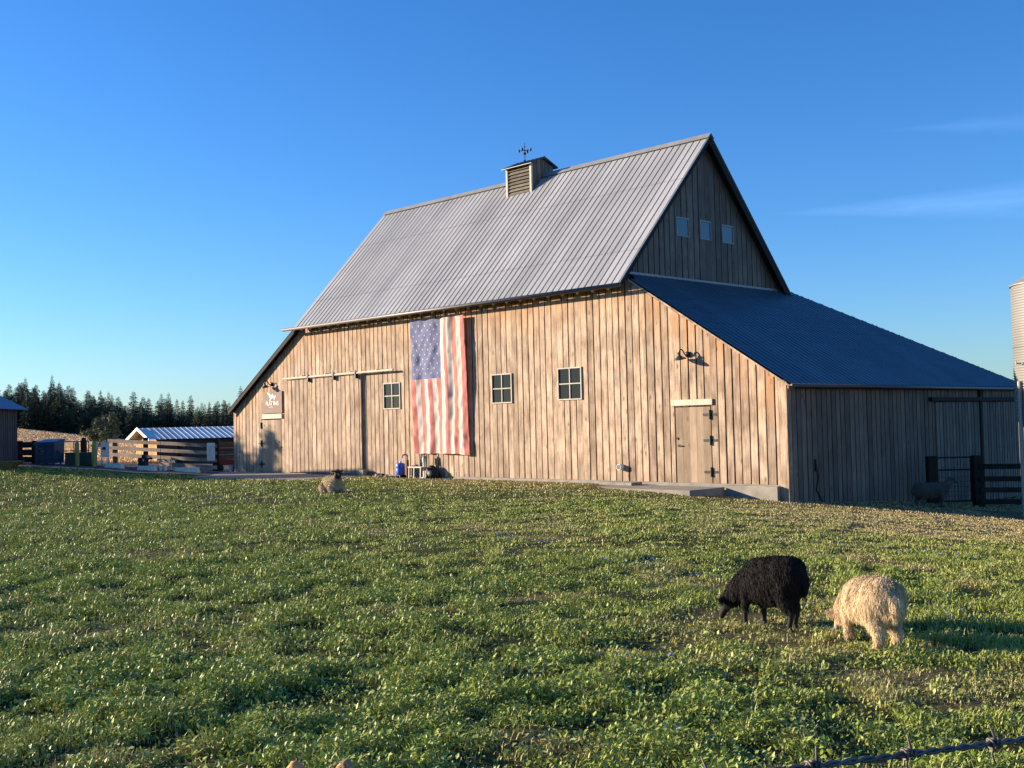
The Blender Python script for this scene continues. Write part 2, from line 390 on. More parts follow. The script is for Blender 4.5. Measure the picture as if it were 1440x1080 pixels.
def planks(m, a0, a1, top, bottom, put, opens=(), width=.208, gap=.042, proud=.030, seed=1, prot=1.0):
    rs = random.Random(seed); a = a0
    while a < a1 - .05:
        w = width + rs.uniform(-.02, .025); b = min(a + w, a1)
        if a1 - b < .12: b = a1
        for o in opens:
            for e_ in o[:2]:
                if a + .02 < e_ < b + .05: b = e_
        t = proud + rs.uniform(-.004, .005)
        tv = (rs.betavariate(2, 2), 0, rs.random()); mid = (a + b) / 2
        zt0, zt1 = top(a), top(b); zb0, zb1 = bottom(a), bottom(b)
        iv = [(None, None)]; blk = sorted([(o[2], o[3]) for o in opens if o[0] < mid < o[1]])
        zz = [('b', None)]; segs = []; cur = None
        for (z0, z1) in blk:
            segs.append((cur, z0)); cur = z1
        segs.append((cur, None))
        for (s0, s1) in segs:
            z00, z01 = (zb0, zb1) if s0 is None else (s0, s0); z10, z11 = (zt0, zt1) if s1 is None else (s1, s1)
            if min(z10, z11) - max(z00, z01) < .03: continue
            cuts = [0, 1]
            hgt_ = (z10 + z11 - z00 - z01) / 2; full = (zt0 + zt1) / 2
            fr = [0.0]; 
            if s1 is None and hgt_ > 1.7: fr += [1 - 1.5 / hgt_, 1 - .45 / hgt_]
            fr.append(1.0); vs = []; cs = []
            for q in fr:
                za = z00 + (z10 - z00) * q; zb = z01 + (z11 - z01) * q
                pr = prot * max(0, min(1, 1 - (full - (za + zb) / 2) / 1.5)) * (.35 + .9 * tv[2])
                for (aa, z, tt) in ((a, za, t), (b, zb, t), (a, za, .002), (b, zb, .002)):
                    vs.append(put(aa, tt, z)); cs.append((tv[0], min(1, pr), tv[2]))
            n = len(fr); fs = []
            for i in range(n - 1):
                o = 4 * i; fs += [(o, o + 1, o + 5, o + 4), (o + 1, o + 3, o + 7, o + 5), (o + 2, o, o + 4, o + 6)]
            o = 4 * (n - 1); fs += [(0, 2, 3, 1), (o, o + 1, o + 3, o + 2)]
            m.add(vs, fs, cs)
        g_ = gap + rs.uniform(-.006, .008)
        if any(abs(b - e_) < 1e-6 for o in opens for e_ in o[:2]): g_ = .004
        a = b + g_

# backing + planks of the front
m = MB()
def backing(m, us, top, put, zb=-.05, t=.10, opens=()):
    for i in range(len(us) - 1):
        a, b = us[i], us[i + 1]
        m.hexa([put(a, 0, zb), put(b, 0, zb), put(b, -t, zb), put(a, -t, zb)], [put(a, 0, top(a)), put(b, 0, top(b)), put(b, -t, top(b)), put(a, -t, top(a))])
fput = lambda a, t, z: (a, -t, z)
backing(m, [.01, 5.45, U2, L - .02], ztop, fput)
m.build('wall_core', M_['dark'], barn)
m = MB(); planks(m, .02, 26.92, ztop, lambda u: 0.0, fput, OPEN, seed=3)
m.build('front_wall', M_['barn'], barn)
m = MB(); m.box(26.94, L - .03, -.045, .0, -1.1, ztop(26.95) - .02, (.75, 0, .3)); m.box(L - .028, L + .02, -.05, .16, -1.1, HL + .08, (.6, .2, .8))
m.build('corner_board', M_['barn'], barn)
m = MB(); m.box(0, 26.93, -.024, .05, -.9, -.004); m.box(25.35, 26.92, -.20, -.025, -.9, -.03)
m.build('foundation', M_['concrete'], barn)
# right side wall
HALL = WD + HIPD
sput = lambda a, t, z: (L + t, a, z)
m = MB(); m.box(L - .1, L, .0, HALL, -1.4, HL - .06); m.build('wall_core', M_['dark'], barn)
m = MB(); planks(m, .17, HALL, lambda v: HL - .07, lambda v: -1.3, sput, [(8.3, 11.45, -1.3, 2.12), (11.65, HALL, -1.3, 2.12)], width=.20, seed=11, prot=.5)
m.build('side_wall', M_['barn_shaded'], barn)
m = MB()
planks(m, 8.3, 11.42, lambda v: 2.10, lambda v: -1.15, lambda a, t, z: (L + .05 + t, a, z), seed=12, prot=0, width=.19)
m.box(L + .002, L + .05, 8.3, 11.42, -1.1, 2.08)
m.build('sliding_door', M_['barn_shaded'], barn)
m = MB(); planks(m, 11.66, HALL - .2, lambda v: 2.10, lambda v: -1.15, lambda a, t, z: (L + .05 + t, a, z), seed=13, prot=0, width=.17)
m.box(L + .002, L + .05, 11.66, HALL - .2, -1.1, 2.08)
m.build('sliding_door', M_['barn_shaded'], barn)
m = MB(); m.box(L + .03, L + .17, 7.9, HALL, 2.13, 2.25); m.box(L + .004, L + .12, 11.45, 11.62, -1.1, 2.6)
m.build('door_track', M_['dark_timber'], barn)
# gable wall above the wing
gput = lambda a, t, z: (U2 + t, a, z)
def gtop(v): return (roof_main(v) if v < WD / 2 else roof_main(WD - v)) - .12
GW = [(2.70, 3.35, 7.44, 8.02), (3.93, 4.51, 7.45, 8.05), (5.13, 5.76, 7.45, 8.03)]
m = MB(); m.prism([(U2 - .1, 0, HF - .5), (U2 - .1, WD, HF - .5), (U2 - .1, WD, gtop(WD)), (U2 - .1, WD / 2, gtop(WD / 2)), (U2 - .1, 0, gtop(0))], (.1, 0, 0))
m.build('wall_core', M_['dark'], barn)
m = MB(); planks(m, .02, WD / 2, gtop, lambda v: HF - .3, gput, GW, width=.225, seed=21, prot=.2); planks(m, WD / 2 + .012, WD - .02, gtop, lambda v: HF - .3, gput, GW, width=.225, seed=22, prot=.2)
m.build('gable_wall', M_['barn_shaded'], barn)
m = MB(); m.prism([(U1, 0, 1), (U1, WD, 1), (U1, WD, gtop(WD)), (U1, WD / 2, gtop(WD / 2)), (U1, 0, gtop(0))], (.1, 0, 0)); m.build('gable_wall', M_['barn_shaded'], barn)
m = MB(); m.box(U2 + .03, U2 + .10, .03, WD - .05, HF - .02, HF + .05); m.build('flashing', M_['silo'], barn)
m = MB(); m.box(0, .1, 0.12, HALL, -.9, 2.5); m.box(.12, L - .12, HALL - .1, HALL, -1.3, 2.5); m.build('back_wall', M_['barn_shaded'], barn)

# ribbed metal roofs: strips run down the slope
def ribs(m, w0, w1, place, thick=.05, sp=.265, rib=.036, hr_=.018, seed=5):
    rs = random.Random(seed); w = w0; prof = []
    while w < w1 - 1e-6:
        e = min(w + sp, w1); prof += [(w, 0), (max(w, e - rib), 0), (max(w, e - rib * .72), hr_), (max(w, e - rib * .28), hr_), (e, 0)]; w = e
    for i in range(len(prof) - 1):
        (a, ha), (b, hb) = prof[i], prof[i + 1]
        if b - a < 1e-6: continue
        c = (random.Random(int(i // 15) * 31 + seed).random(), 0, 0)
        p0, p1 = place(a, 0, ha), place(b, 0, hb); q0, q1 = place(a, 1, ha), place(b, 1, hb)
        m.add([p0, p1, q1, q0], [(0, 1, 2, 3)], c)
OG = .35; SL = Vector((0, WD / 2 + .45, HR - HE)).normalized(); NRM = Vector((0, -SL.z, SL.y))
def pm(u, t, h):
    b = Vector((u, -.45, HE)) + Vector((0, WD / 2 + .45, HR - HE)) * t + NRM * h; return b
m = MB(); ribs(m, U1 - OG, U2 + OG, pm)
pb_ = lambda u, t, h: (lambda q: Vector((q.x, WD - q.y, q.z)))(pm(u, t, h))
m2 = MB(); ribs(m2, U1 - OG, U2 + OG, pb_); m.add(m2.v, [f[::-1] for f in m2.f], list(m2.c))
for s in (0, 1):                                  # underside decking
    f_ = pm if s == 0 else pb_
    q = [f_(U1 - OG + .02, 0.005, -.06), f_(U2 + OG - .02, 0.005, -.06), f_(U2 + OG - .02, .995, -.06), f_(U1 - OG + .02, .995, -.06)]
    m.add(q, [(0, 1, 2, 3)], (.1, 0, 0))
main_roof = m.build('main_roof', M_['roof'], barn)
m = MB(); m.prism([(U1 - OG, WD / 2 - .17, HR - .11), (U1 - OG, WD / 2, HR + .07), (U1 - OG, WD / 2 + .17, HR - .11), (U1 - OG, WD / 2, HR + .045)], (U2 - U1 + 2 * OG, 0, 0), (.8, 0, 0)); m.build('ridge_cap', M_['silo'], barn)
m = MB()                                          # rake fascia and decking edge
for uu in (U2 + OG - .055, U1 - OG + .015):
    for s in (0, 1):
        f_ = pm if s == 0 else pb_
        dp = -.13 if s == 0 else -.25; a, b = f_(uu, .004, -.065), f_(uu, .995, -.065); c, d = f_(uu, .995, dp), f_(uu, .004, dp)
        m.prism([a, b, c, d], (.04, 0, 0))
for s in (0, 1):
    f_ = pm if s == 0 else pb_
    m.hexa([f_(U1 - OG + .06, .004, -.10), f_(U2 + OG - .06, .004, -.10), f_(U2 + OG - .06, .995, -.10), f_(U1 - OG + .06, .995, -.10)][:: 1 if s == 0 else -1],
           [f_(U1 - OG + .06, .004, -.068), f_(U2 + OG - .06, .004, -.068), f_(U2 + OG - .06, .995, -.068), f_(U1 - OG + .06, .995, -.068)][:: 1 if s == 0 else -1])
m.build('rake_board', M_['dark_timber'], barn)
m = MB(); u = U1 - .1
while u < U2 + .1:
    a, b = pm(u, 0.004, -.105), pm(u, .10, -.105); c, d = pm(u, .10, -.24), pm(u, 0.004, -.24); m.prism([a, b, c, d], (.05, 0, 0)); u += .61
m.build('rafter_tails', M_['pale'], barn)
m = MB(); m.tube([(fu(4.06, .5) - .12, -.53, HE - .055), (U2 + OG + .06, -.53, HE - .055)], .062, 10); u = U1
while u < U2: m.box(u, u + .03, -.52, -.03, HE - .03, HE - .012); u += 1.2
m.build('gutter', M_['gutter'], barn, smooth=True)
# right wing roof (hipped at the back corner), back wing, left wing
UE = L + .17
def pr(v, t, h):
    u0 = UE; ut = (U2 + .02 + max(0, (v - HIPV) / HIPD) * (UE - U2 - .02)) if v > .42 else U2 + .40; u = u0 + (ut - u0) * t
    return Vector((u, v, HF - SR * (u - U2) + h + .035))
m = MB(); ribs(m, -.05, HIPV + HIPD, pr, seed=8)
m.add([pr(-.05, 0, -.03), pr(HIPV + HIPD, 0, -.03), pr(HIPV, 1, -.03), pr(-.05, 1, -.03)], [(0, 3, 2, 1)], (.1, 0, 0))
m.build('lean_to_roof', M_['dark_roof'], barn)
def pk(u, t, h):
    ve = HIPV + HIPD; ut = u; vt = HIPV + max(0, (u - U2) / (UE - U2)) * HIPD; v = ve + (vt - ve) * t
    return Vector((ut, v, HF - (v - HIPV) * (HF - HL) / HIPD + h + .03))
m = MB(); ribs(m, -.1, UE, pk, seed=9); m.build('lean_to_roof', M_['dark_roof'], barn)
def pl(v, t, h):
    u = -.06 + (5.75 if v > .3 else 5.24) * t; return Vector((u, v, 2.62 + WL_S * u + .0 + h))
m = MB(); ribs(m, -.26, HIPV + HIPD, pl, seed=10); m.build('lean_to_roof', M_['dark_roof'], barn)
m = MB()
for (v0, v1, d0, d1) in ((-.26, -.222, -.03, -.20), (-.22, .3, -.04, -.075)):
    z = lambda u, d: 2.62 + WL_S * u + d
    m.hexa([(-.06, v0, z(-.06, d1)), (5.16, v0, z(5.16, d1)), (5.16, v1, z(5.16, d1)), (-.06, v1, z(-.06, d1))], [(-.06, v0, z(-.06, d0)), (5.16, v0, z(5.16, d0)), (5.16, v1, z(5.16, d0)), (-.06, v1, z(-.06, d0))])
m.build('rake_board', M_['dark_timber'], barn)
m = MB()
zr = lambda u: HF - SR * (u - U2)
m.hexa([(U2 + .3, -.055, zr(U2 + .3) - .07), (UE - .02, -.055, zr(UE) - .07), (UE - .02, -.03, zr(UE) - .07), (U2 + .3, -.03, zr(U2 + .3) - .07)], [(U2 + .3, -.055, zr(U2 + .3) - .015), (UE - .02, -.055, zr(UE) - .015), (UE - .02, -.03, zr(UE) - .015), (U2 + .3, -.03, zr(U2 + .3) - .015)])
m.box(L + .14, UE + .0, -.18, .10, HL - .11, HL - .03)
m.build('rake_trim', M_['barn'], barn)
m = MB(); m.tube([(UE + .05, -.1, HL - .03), (UE + .05, HIPV + HIPD, HL - .05)], .05, 8); m.build('gutter', M_['gutter'], barn, smooth=True)
m = MB(); m.box(L + .0, UE - .04, .12, HALL, HL - .10, HL - .015); m.build('eave_board', M_['dark_timber'], barn)

# windows
def window(u0, u1, z0, z1):
    m = MB(); v = -.070; d = .038
    m.box(u0, u1, v, .0, z1 - d, z1); m.box(u0, u1, v, .0, z0, z0 + d); m.box(u0, u0 + d, v, .0, z0 + d, z1 - d); m.box(u1 - d, u1, v, .0, z0 + d, z1 - d)
    uc, zc = (u0 + u1) / 2, (z0 + z1) / 2
    m.box(uc - .017, uc + .017, v + .015, -.012, z0 + d, z1 - d); m.box(u0 + d, uc - .017, v + .017, -.012, zc - .017, zc + .017); m.box(uc + .017, u1 - d, v + .017, -.012, zc - .017, zc + .017)
    w = m.build('window', M_['frame'], barn)
    g = MB(); g.box(u0 + d, u1 - d, -.024, -.008, z0 + d, z1 - d); g.build('pane', M_['glass'], w)
for q in WINS: window(*q)
for (v0, v1, z0, z1) in GW:
    m = MB(); x = U2 + .05; d = .03
    m.box(U2, x, v0, v1, z1 - d, z1 + .02); m.box(U2, x, v0, v1, z0, z0 + d); m.box(U2, x, v0, v0 + d, z0 + d, z1 - d); m.box(U2, x, v1 - d, v1, z0 + d, z1 - d)
    w = m.build('window', M_['frame_grey'], barn)
    g = MB(); g.box(U2 + .006, U2 + .028, v0 + d, v1 - d, z0 + d, z1 - d); g.build('pane', M_['glass_sky'], w)

# hinged doors
def door(u0, u1, z1, hinge_right, n, seed):
    rs = random.Random(seed); m = MB(); w = (u1 - u0 - .02) / n
    for i in range(n):
        a = u0 + .01 + i * w; m.box(a + .003, a + w - .003, -.030 - rs.uniform(0, .003), -.004, .0, z1 - .02, (rs.random(), 0, rs.random()))
    d = m.build('door', M_['door'], barn)
    uh = u1 if hinge_right else u0
    for z in (.30, 1.16, z1 - .24):
        h = MB(); h.box(uh - .26, uh + .20, -.042, -.033, z - .035, z + .035); h.tube([(uh - .01, -.055, z - .13), (uh - .01, -.055, z + .13)], .032, 8); h.build('hinge', M_['black'], d)
    ul = u0 + .10 if hinge_right else u1 - .12
    h = MB(); h.box(ul - .02, ul + .13, -.075, -.055, 1.00, 1.03); h.box(ul - .02, ul + .02, -.055, -.03, .99, 1.05); h.build('handle', M_['black'], d)
    h = MB(); h.lathe([(.0, 0), (.035, 0), (.035, .02), (0, .02)], (ul - .04, -.055, 1.22), 10, (0, 1, 0)); h.build('lock', M_['black'], d)
door(23.60, 24.80, 2.10, True, 5, 4); door(2.24, 3.70, 2.14, False, 6, 5)
m = MB(); m.box(fu(23.43, .08), fu(24.83, .08), -.09, -.0265, 2.13, 2.29); m.build('door_header', M_['pale'], barn)
m = MB(); m.box(fu(2.26, .08), fu(3.70, .08), -.09, -.0265, 2.17, 2.36); m.build('door_header', M_['pale'], barn)
m = MB(); m.box(23.50, 23.578, -.045, -.0, .0, 2.12); m.build('door_jamb', M_['barn'], barn)
# big sliding door with its track
m = MB(); su0, su1 = fu(3.92, .14), fu(9.02, .14)
m.box(su0 + .03, su1 - .03, -.10, -.035, .04, 3.66); planks(m, su0, su1, lambda u: 3.68, lambda u: .02, lambda a, t, z: (a, -.10 - t, z), seed=31, prot=0, width=.235)
slide = m.build('sliding_door', M_['barn'], barn)
m = MB(); m.tube([(fu(3.85, .2), -.21, 3.74), (fu(11.0, .2), -.21, 3.76)], .042, 8)
for u in (5.4, 7.0, 8.6, 10.2): m.box(u, u + .07, -.20, -.0, 3.78, 3.83)
m.build('door_track', M_['pale'], barn)
for u in (5.9, 7.6, 9.0):
    m = MB(); m.box(u, u + .05, -.245, -.14, 3.55, 3.82); m.lathe([(0, 0), (.07, 0), (.07, .03), (0, .03)], (u + .02, -.27, 3.80), 12, (0, 1, 0)); m.build('hanger', M_['black'], barn)
m = MB(); m.box(fu(8.86, .3), fu(9.16, .3), -.36, -.16, -.2, .17); m.build('door_guide', M_['concrete'], barn)
# gooseneck lamps
def lamp(u, z):
    m = MB(); m.lathe([(0, 0), (.085, 0), (.08, .03), (.045, .055), (0, .055)], (u, -.055, z), 16, (0, -1, 0)); m.box(u - .07, u + .07, -.05, -.02, z - .07, z + .07)
    P = [Vector(p) for p in ((u, -.08, z), (u - .02, -.15, z - .01), (u - .05, -.20, z + .10), (u - .07, -.26, z + .13), (u - .085, -.31, z + .08), (u - .09, -.315, z - .01))]; out_ = []
    for i in range(len(P) - 1):
        a, b, c, d = P[max(i - 1, 0)], P[i], P[i + 1], P[min(i + 2, len(P) - 1)]
        for q in range(5):
            t = q / 5; out_.append(.5 * ((2 * b) + (c - a) * t + (2 * a - 5 * b + 4 * c - d) * t * t + (3 * b - a - 3 * c + d) * t ** 3))
    out_.append(P[-1]); m.tube(out_, .018, 8)
    l_ = m.build('wall_lamp', M_['black'], barn, smooth=True)
    g = MB(); g.lathe([(.02, .09), (.045, .08), (.045, .0), (.07, -.02), (.085, -.045), (.16, -.085), (.185, -.11), (.178, -.108), (.08, -.055), (.03, -.04), (0, -.04)], (u - .09, -.315, z - .03), 24, (.0, -.22, 1))
    g.build('lamp_shade', M_['lampshade'], l_, smooth=True)
M_['lampshade'] = simple('dark_enamel', (.09, .085, .085), .3, .5)
lamp(24.10, 3.54); lamp(3.07, 3.58)
# vent pipe low on the wall
m = MB(); m.lathe([(0, .0), (.09, 0), (.09, .16), (.075, .16), (.07, .02), (0, .02)], (21.62, -.03, .40), 14, (0, -1, 0)); m.build('vent_pipe', M_['white'], barn, smooth=True)
# cable on the dark wall
m = MB(); m.tube([(L + .05, 1.25, .5), (L + .06, 1.3, .1), (L + .05, 1.22, -.2), (L + .07, 1.45, -.5), (L + .06, 1.6, -.75)], .018, 6); m.tube([(L + .06, 1.2, .3), (L + .06, 1.2, .62)], .03, 6); m.build('hose_hook', M_['black'], barn)
# cupola
CU0, CU1, CV0, CV1, CZ0, CZ1 = 13.36, 14.66, 3.62, 4.74, 9.4, 11.14
m = MB()
m.box(CU0 + .02, CU1 - .02, CV0 + .06, CV1 - .02, CZ0, CZ1 + .06)
m.prism([(CU1 - .03, CV0 + .03, CZ1 - .02), (CU1 - .03, CV1 - .03, CZ1 - .02), (CU1 - .03, (CV0 + CV1) / 2, CZ1 + .20)], (-1.22, 0, 0))
planks(m, CV0 + .09, CV1, lambda v: CZ1 + .24 - abs(v - (CV0 + CV1) / 2) * .42, lambda v: CZ0, lambda a, t, z: (CU1 - .02 + t * .8, a, z), width=.17, gap=.03, seed=41, prot=0)
cup = m.build('cupola', M_['barn_shaded'], barn)
for u in (CU0 - .01, CU1 - .08):
    m = MB(); m.box(u, u + .09, CV0 - .035, CV0 + .055, CZ0 + .1, CZ1); m.build('corner_post', M_['frame'], cup)
m = MB(); z = 10.12
while z < CZ1 - .05:
    m.hexa([(CU0 + .085, CV0 - .02, z), (CU1 - .085, CV0 - .02, z), (CU1 - .085, CV0 + .04, z + .09), (CU0 + .085, CV0 + .04, z + .09)], [(CU0 + .085, CV0 - .02, z + .018), (CU1 - .085, CV0 - .02, z + .018), (CU1 - .085, CV0 + .04, z + .108), (CU0 + .085, CV0 + .04, z + .108)], (random.random(), 0, random.random())); z += .125
m.build('louvre', M_['louvre'], cup)
m = MB(); cvm = (CV0 + CV1) / 2
def pc(sgn):
    def f(u, t, h):
        y = cvm + sgn * (-.72) * (1 - t); return Vector((u, y, CZ1 + .29 - .31 * (1 - t) + h + .0))
    return f
for sg in (1, -1):
    mm = MB(); ribs(mm, CU0 - .12, CU1 + .14, pc(sg), sp=.2, rib=.04, hr_=.02); m.add(mm.v, mm.f if sg == 1 else [f[::-1] for f in mm.f], list(mm.c))
    f = pc(sg); e = [f(CU0 - .11, 0.01, -.03), f(CU1 + .13, 0.01, -.03), f(CU1 + .13, 1, -.03), f(CU0 - .11, 1, -.03)]; e2 = [p + Vector((0, 0, .022)) for p in e]
    m.hexa(e if sg == 1 else e[::-1], e2 if sg == 1 else e2[::-1])
m.build('cupola_roof', M_['gutter'], cup)
m = MB(); vx, vz = 13.78, CZ1 + .29
m.lathe([(.09, -.04), (.05, .03), (.02, .06), (0, .06)], (vx, cvm, vz), 12); m.tube([(vx, cvm, vz), (vx, cvm, vz + .70)], [.018, .012], 8)
m.lathe([(0, -.06), (.05, -.03), (.06, 0), (.05, .03), (0, .06)], (vx, cvm, vz + .30), 12); m.lathe([(0, -.03), (.03, 0), (0, .03)], (vx, cvm, vz + .55), 10)
for a in (0, 1, 2, 3):
    d = Vector((math.cos(a * math.pi / 2 + .35), math.sin(a * math.pi / 2 + .35), 0)); p = Vector((vx, cvm, vz + .42)); m.tube([p, p + d * .27], .012, 6)
    e = p + d * .24; m.box(e.x - .012, e.x + .012, e.y - .04, e.y + .04, e.z - .05, e.z + .05); m.box(e.x - .04, e.x + .04, e.y - .012, e.y + .012, e.z - .052, e.z + .052)
m.build('weather_vane', M_['black'], cup)

# stone step by the right door, apron at the left
step = MB(); step.box(fu(21.45, .3), 25.3, -1.75, -.21, -.62, -.085); step.box(21.3, 22.5, -.7, -.22, -.081, .0)
o = step.build('door_slab', M_['concrete'], None); o.location = B0; o.rotation_euler = (0, 0, RZ); tag(o, 'low concrete slab laid in front of the right hand barn door', 'slab')
ap = MB(); ap.box(-3.5, 9.6, -3.4, -.06, -.5, -.045); ap.box(-4.5, 6.0, -4.6, -3.4, -.5, -.09)
o = ap.build('concrete_apron', M_['concrete'], None); o.location = B0; o.rotation_euler = (0, 0, RZ); tag(o, kind='structure')

# ------------------------------------------------------------------ sign and flag on the wall
sg = empty('sign', B0 + D1 * fu(3.0, .1), RZ, 'square brown painted sign with white animal emblem above the left barn door', 'sign')
zs0, zs1 = 2.39, 3.28; hw = .70
m = MB(); m.box(-hw, hw, -.085, -.030, zs0, zs1); m.build('sign_board', simple('brown_sign_paint', (.17, .095, .075), .7), sg)
def text(s, size, x, y, z, parent, mat, name):
    cu = bpy.data.curves.new(name, 'FONT'); cu.body = s; cu.size = size; cu.align_x = 'CENTER'; cu.extrude = .004; cu.offset = .005
    t = bpy.data.objects.new(name, cu); COL.objects.link(t); dg = bpy.context.evaluated_depsgraph_get()
    me = bpy.data.meshes.new_from_object(t.evaluated_get(dg)); bpy.data.objects.remove(t)
    me.materials.clear(); me.materials.append(mat); o = bpy.data.objects.new(name, me); COL.objects.link(o); o.parent = parent
    o.location = (x, y, z); o.rotation_euler = (R(90), 0, 0); return o
text('FLAT RAS', .225, 0, -.091, zs0 + .33, sg, M_['white'], 'lettering')
m = MB()
def blob(pts): m.prism([(x * .72, -.087, zs0 + .68 + z * .72) for x, z in pts], (0, -.006, 0))
blob([(-.30, .02), (-.10, .10), (.12, .06), (.30, .02), (.34, -.06), (.20, -.10), (.02, -.06), (-.14, -.08), (-.26, -.06)])     # leaping body
blob([(-.30, .03), (-.46, .17), (-.50, .24), (-.40, .25), (-.22, .13), (-.12, .09)]); blob([(.0, .08), (.05, .22), (.09, .08)])
blob([(-.12, -.07), (-.26, -.16), (-.30, -.22), (-.22, -.24), (.0, -.07)]); blob([(.20, -.09), (.16, -.17), (.24, -.17), (.30, -.08)]); blob([(.30, .02), (.40, .06), (.36, -.03)])
m.build('emblem', M_['white'], sg); m = MB()
blob([(-.30, -.46), (-.1, -.48), (.06, -.455), (-.1, -.462)]); blob([(.22, -.56), (.30, -.46), (.36, -.40), (.32, -.48)]); blob([(-.42, -.60), (.06, -.60), (.06, -.585), (-.42, -.585)])
m.build('motif', M_['white'], sg)

fl = empty('flag', B0 + D1 * fu(13.45, .14) + Vector((0, 0, 5.38)), RZ, 'large faded striped flag with a blue starred corner hanging on the barn front', 'flag')
FW, FH = 2.98, 4.60
def fpos(a, b):             # a 0..1 across, b 0..1 down
    x = (a - .5) * FW * (1 - .035 * b) + .10 * b + .02 * math.sin(b * 9 + a * 4)
    fold = .10 * math.exp(-((a - .72 + .06 * b) / .055) ** 2) * (1 - .55 * b) + .07 * math.exp(-((a - .86 + .10 * b) / .05) ** 2) * (.4 + .6 * b) + .035 * math.sin(a * 21 + b * 2.0) * (.3 + .7 * b)
    fold += .03 * math.exp(-((a - .60 - .10 * b) / .03) ** 2) * math.sin(min(1, b * 1.4) * math.pi) + .010 * abs(math.sin((a * 7 - b * 3.2))) ** .6 * (1 - abs(b - .5)) + .010 * math.sin(a * 9 - b * 5) + .010 * math.sin(a * 40 + b * 17) * math.sin(b * 23 + a * 7) + .012 * math.sin((a * 5 + b * 9) * 3.3) * (1 - a)
    wr = .014 * (float(vn([a * 14 + b * 6], [b * 26 - a * 9], 1.0, 77)[0]) - .5) * 2
    y = -.115 - fold - wr - .09 * a ** 3 * (1 - .35 * b)
    z = -b * FH + .05 * (a - .5) * 0 - .12 * max(0, a - .8) * 5 * b * b * .5 - .015 * math.sin(a * math.pi * 5) ** 2
    if b < .02: z += .03 * abs(math.sin(a * 12))
    return (x, y, z)
m = MB(); NA, NB = 13 * 6, 130
for j in range(NB + 1):
    for i in range(NA + 1): m.v.append(fpos(i / NA, j / NB)); m.c.append((.5, 0, .5))
for j in range(NB):
    for i in range(NA):
        q = j * (NA + 1) + i; m.f.append((q, q + NA + 1, q + NA + 2, q + 1)); s = i // 6
        b = (j + .5) / NB; m.m.append(2 if (s < 7 and b < .435) else (0 if s % 2 == 0 else 1))
for i in range(9):
    for j in range(11):
        if (i + j) % 2: continue
        a = (7 / 13) * (i + 1) / 10; b = .435 * (j + 1) / 12; vs = []
        for q in range(10):
            r = .050 if q % 2 == 0 else .021; w = math.pi / 2 + q * math.pi / 5; p = fpos(a + r * math.cos(w) / FW, b - r * math.sin(w) / FH); vs.append((p[0], p[1] - .006, p[2]))
        p = fpos(a, b); vs.append((p[0], p[1] - .008, p[2])); m.add(vs, [(q, (q + 1) % 10, 10) for q in range(10)], mi=1)
m.build('flag_cloth', [M_['fred'], M_['fwhite'], M_['fblue']], fl, smooth=True)

# ------------------------------------------------------------------ things standing along the foot of the barn
def wallpt(u, v):
    p = B0 + D1 * fu(u, v) + D2 * (-abs(v)); return Vector((p.x, p.y, H(p.x, p.y) + .01))
e = empty('water_jug', wallpt(11.30, .35), RZ, 'blue plastic jug standing on a low dark stand by the barn wall', 'jug')
m = MB(); m.lathe([(0, .10), (.15, .10), (.165, .14), (.165, .30), (.155, .33), (.165, .36), (.165, .46), (.14, .50), (.05, .53), (0, .53)], (0, 0, 0), 20); m.build('jug_body', M_['bluejug'], e, smooth=True)
m = MB(); m.lathe([(.04, .52), (.045, .58), (0, .58)], (0, 0, 0), 12); m.build('cap', M_['white'], e)
m = MB()
for s in (-.14, .10): m.box(s, s + .04, -.14, .14, 0, .07)
m.box(-.16, .16, -.15, .15, .07, .098); m.build('stand', M_['black'], e)
e = empty('water_tap', wallpt(11.70, .30), RZ, 'rusty brown post with a water tap on top beside the blue jug', 'tap')
m = MB(); m.tube([(0, 0, -.1), (0, 0, .62)], .055, 10); m.build('post', simple('rusty_steel', (.20, .085, .035), .8), e)
m = MB(); m.tube([(0, 0, .60), (0, 0, .78), (-.04, -.05, .82), (-.10, -.12, .80), (-.12, -.15, .70)], .03, 8); m.tube([(-.02, 0, .8), (-.02, .0, .88), (.10, .02, .90)], .014, 6); m.build('spout', M_['silo'], e)
e = empty('bench', wallpt(12.25, .45), RZ, 'small pale grey bench standing under the hanging flag', 'bench')
m = MB(); m.box(-.36, .36, -.14, .14, .37, .41); m.build('seat', M_['pale'], e)
for sx in (-.33, .29):
    for sy in (-.13, .09):
        m = MB(); m.hexa([(sx - .02, sy, 0), (sx + .02, sy, 0), (sx + .02, sy + .04, 0), (sx - .02, sy + .04, 0)], [(sx, sy, .368), (sx + .04, sy, .368), (sx + .04, sy + .04, .368), (sx, sy + .04, .368)]); m.build('leg', M_['silo'], e)
e = empty('hand_pump', wallpt(12.62, .28), RZ, 'white and black hand pump standing at the right end of the small bench', 'pump')
m = MB(); m.lathe([(.11, 0), (.11, .03), (.05, .05), (.05, .55), (.07, .57), (.07, .68), (.05, .72), (0, .74)], (0, 0, 0), 14); m.build('pump_body', M_['white'], e, smooth=True)
m = MB(); m.tube([(.0, 0, .72), (.02, 0, .84), (.12, 0, .80), (.16, -.02, .35)], .022, 8); m.tube([(0, 0, .64), (-.13, -.03, .64), (-.15, -.03, .58)], .028, 8); m.box(-.06, .06, -.05, .05, .70, .76); m.build('pump_handle', M_['black'], e)
e = empty('pump_shadow', wallpt(13.05, .25), RZ, 'black shape standing in for the shadow right of the hand pump', 'shadow shape')  # black solid added in place of the shadow beside the pump
m = MB(); m.lathe([(0, 0), (.22, .0), (.27, .08), (.24, .22), (.17, .34), (.10, .42), (.05, .45), (0, .44)], (0, 0, 0), 16)
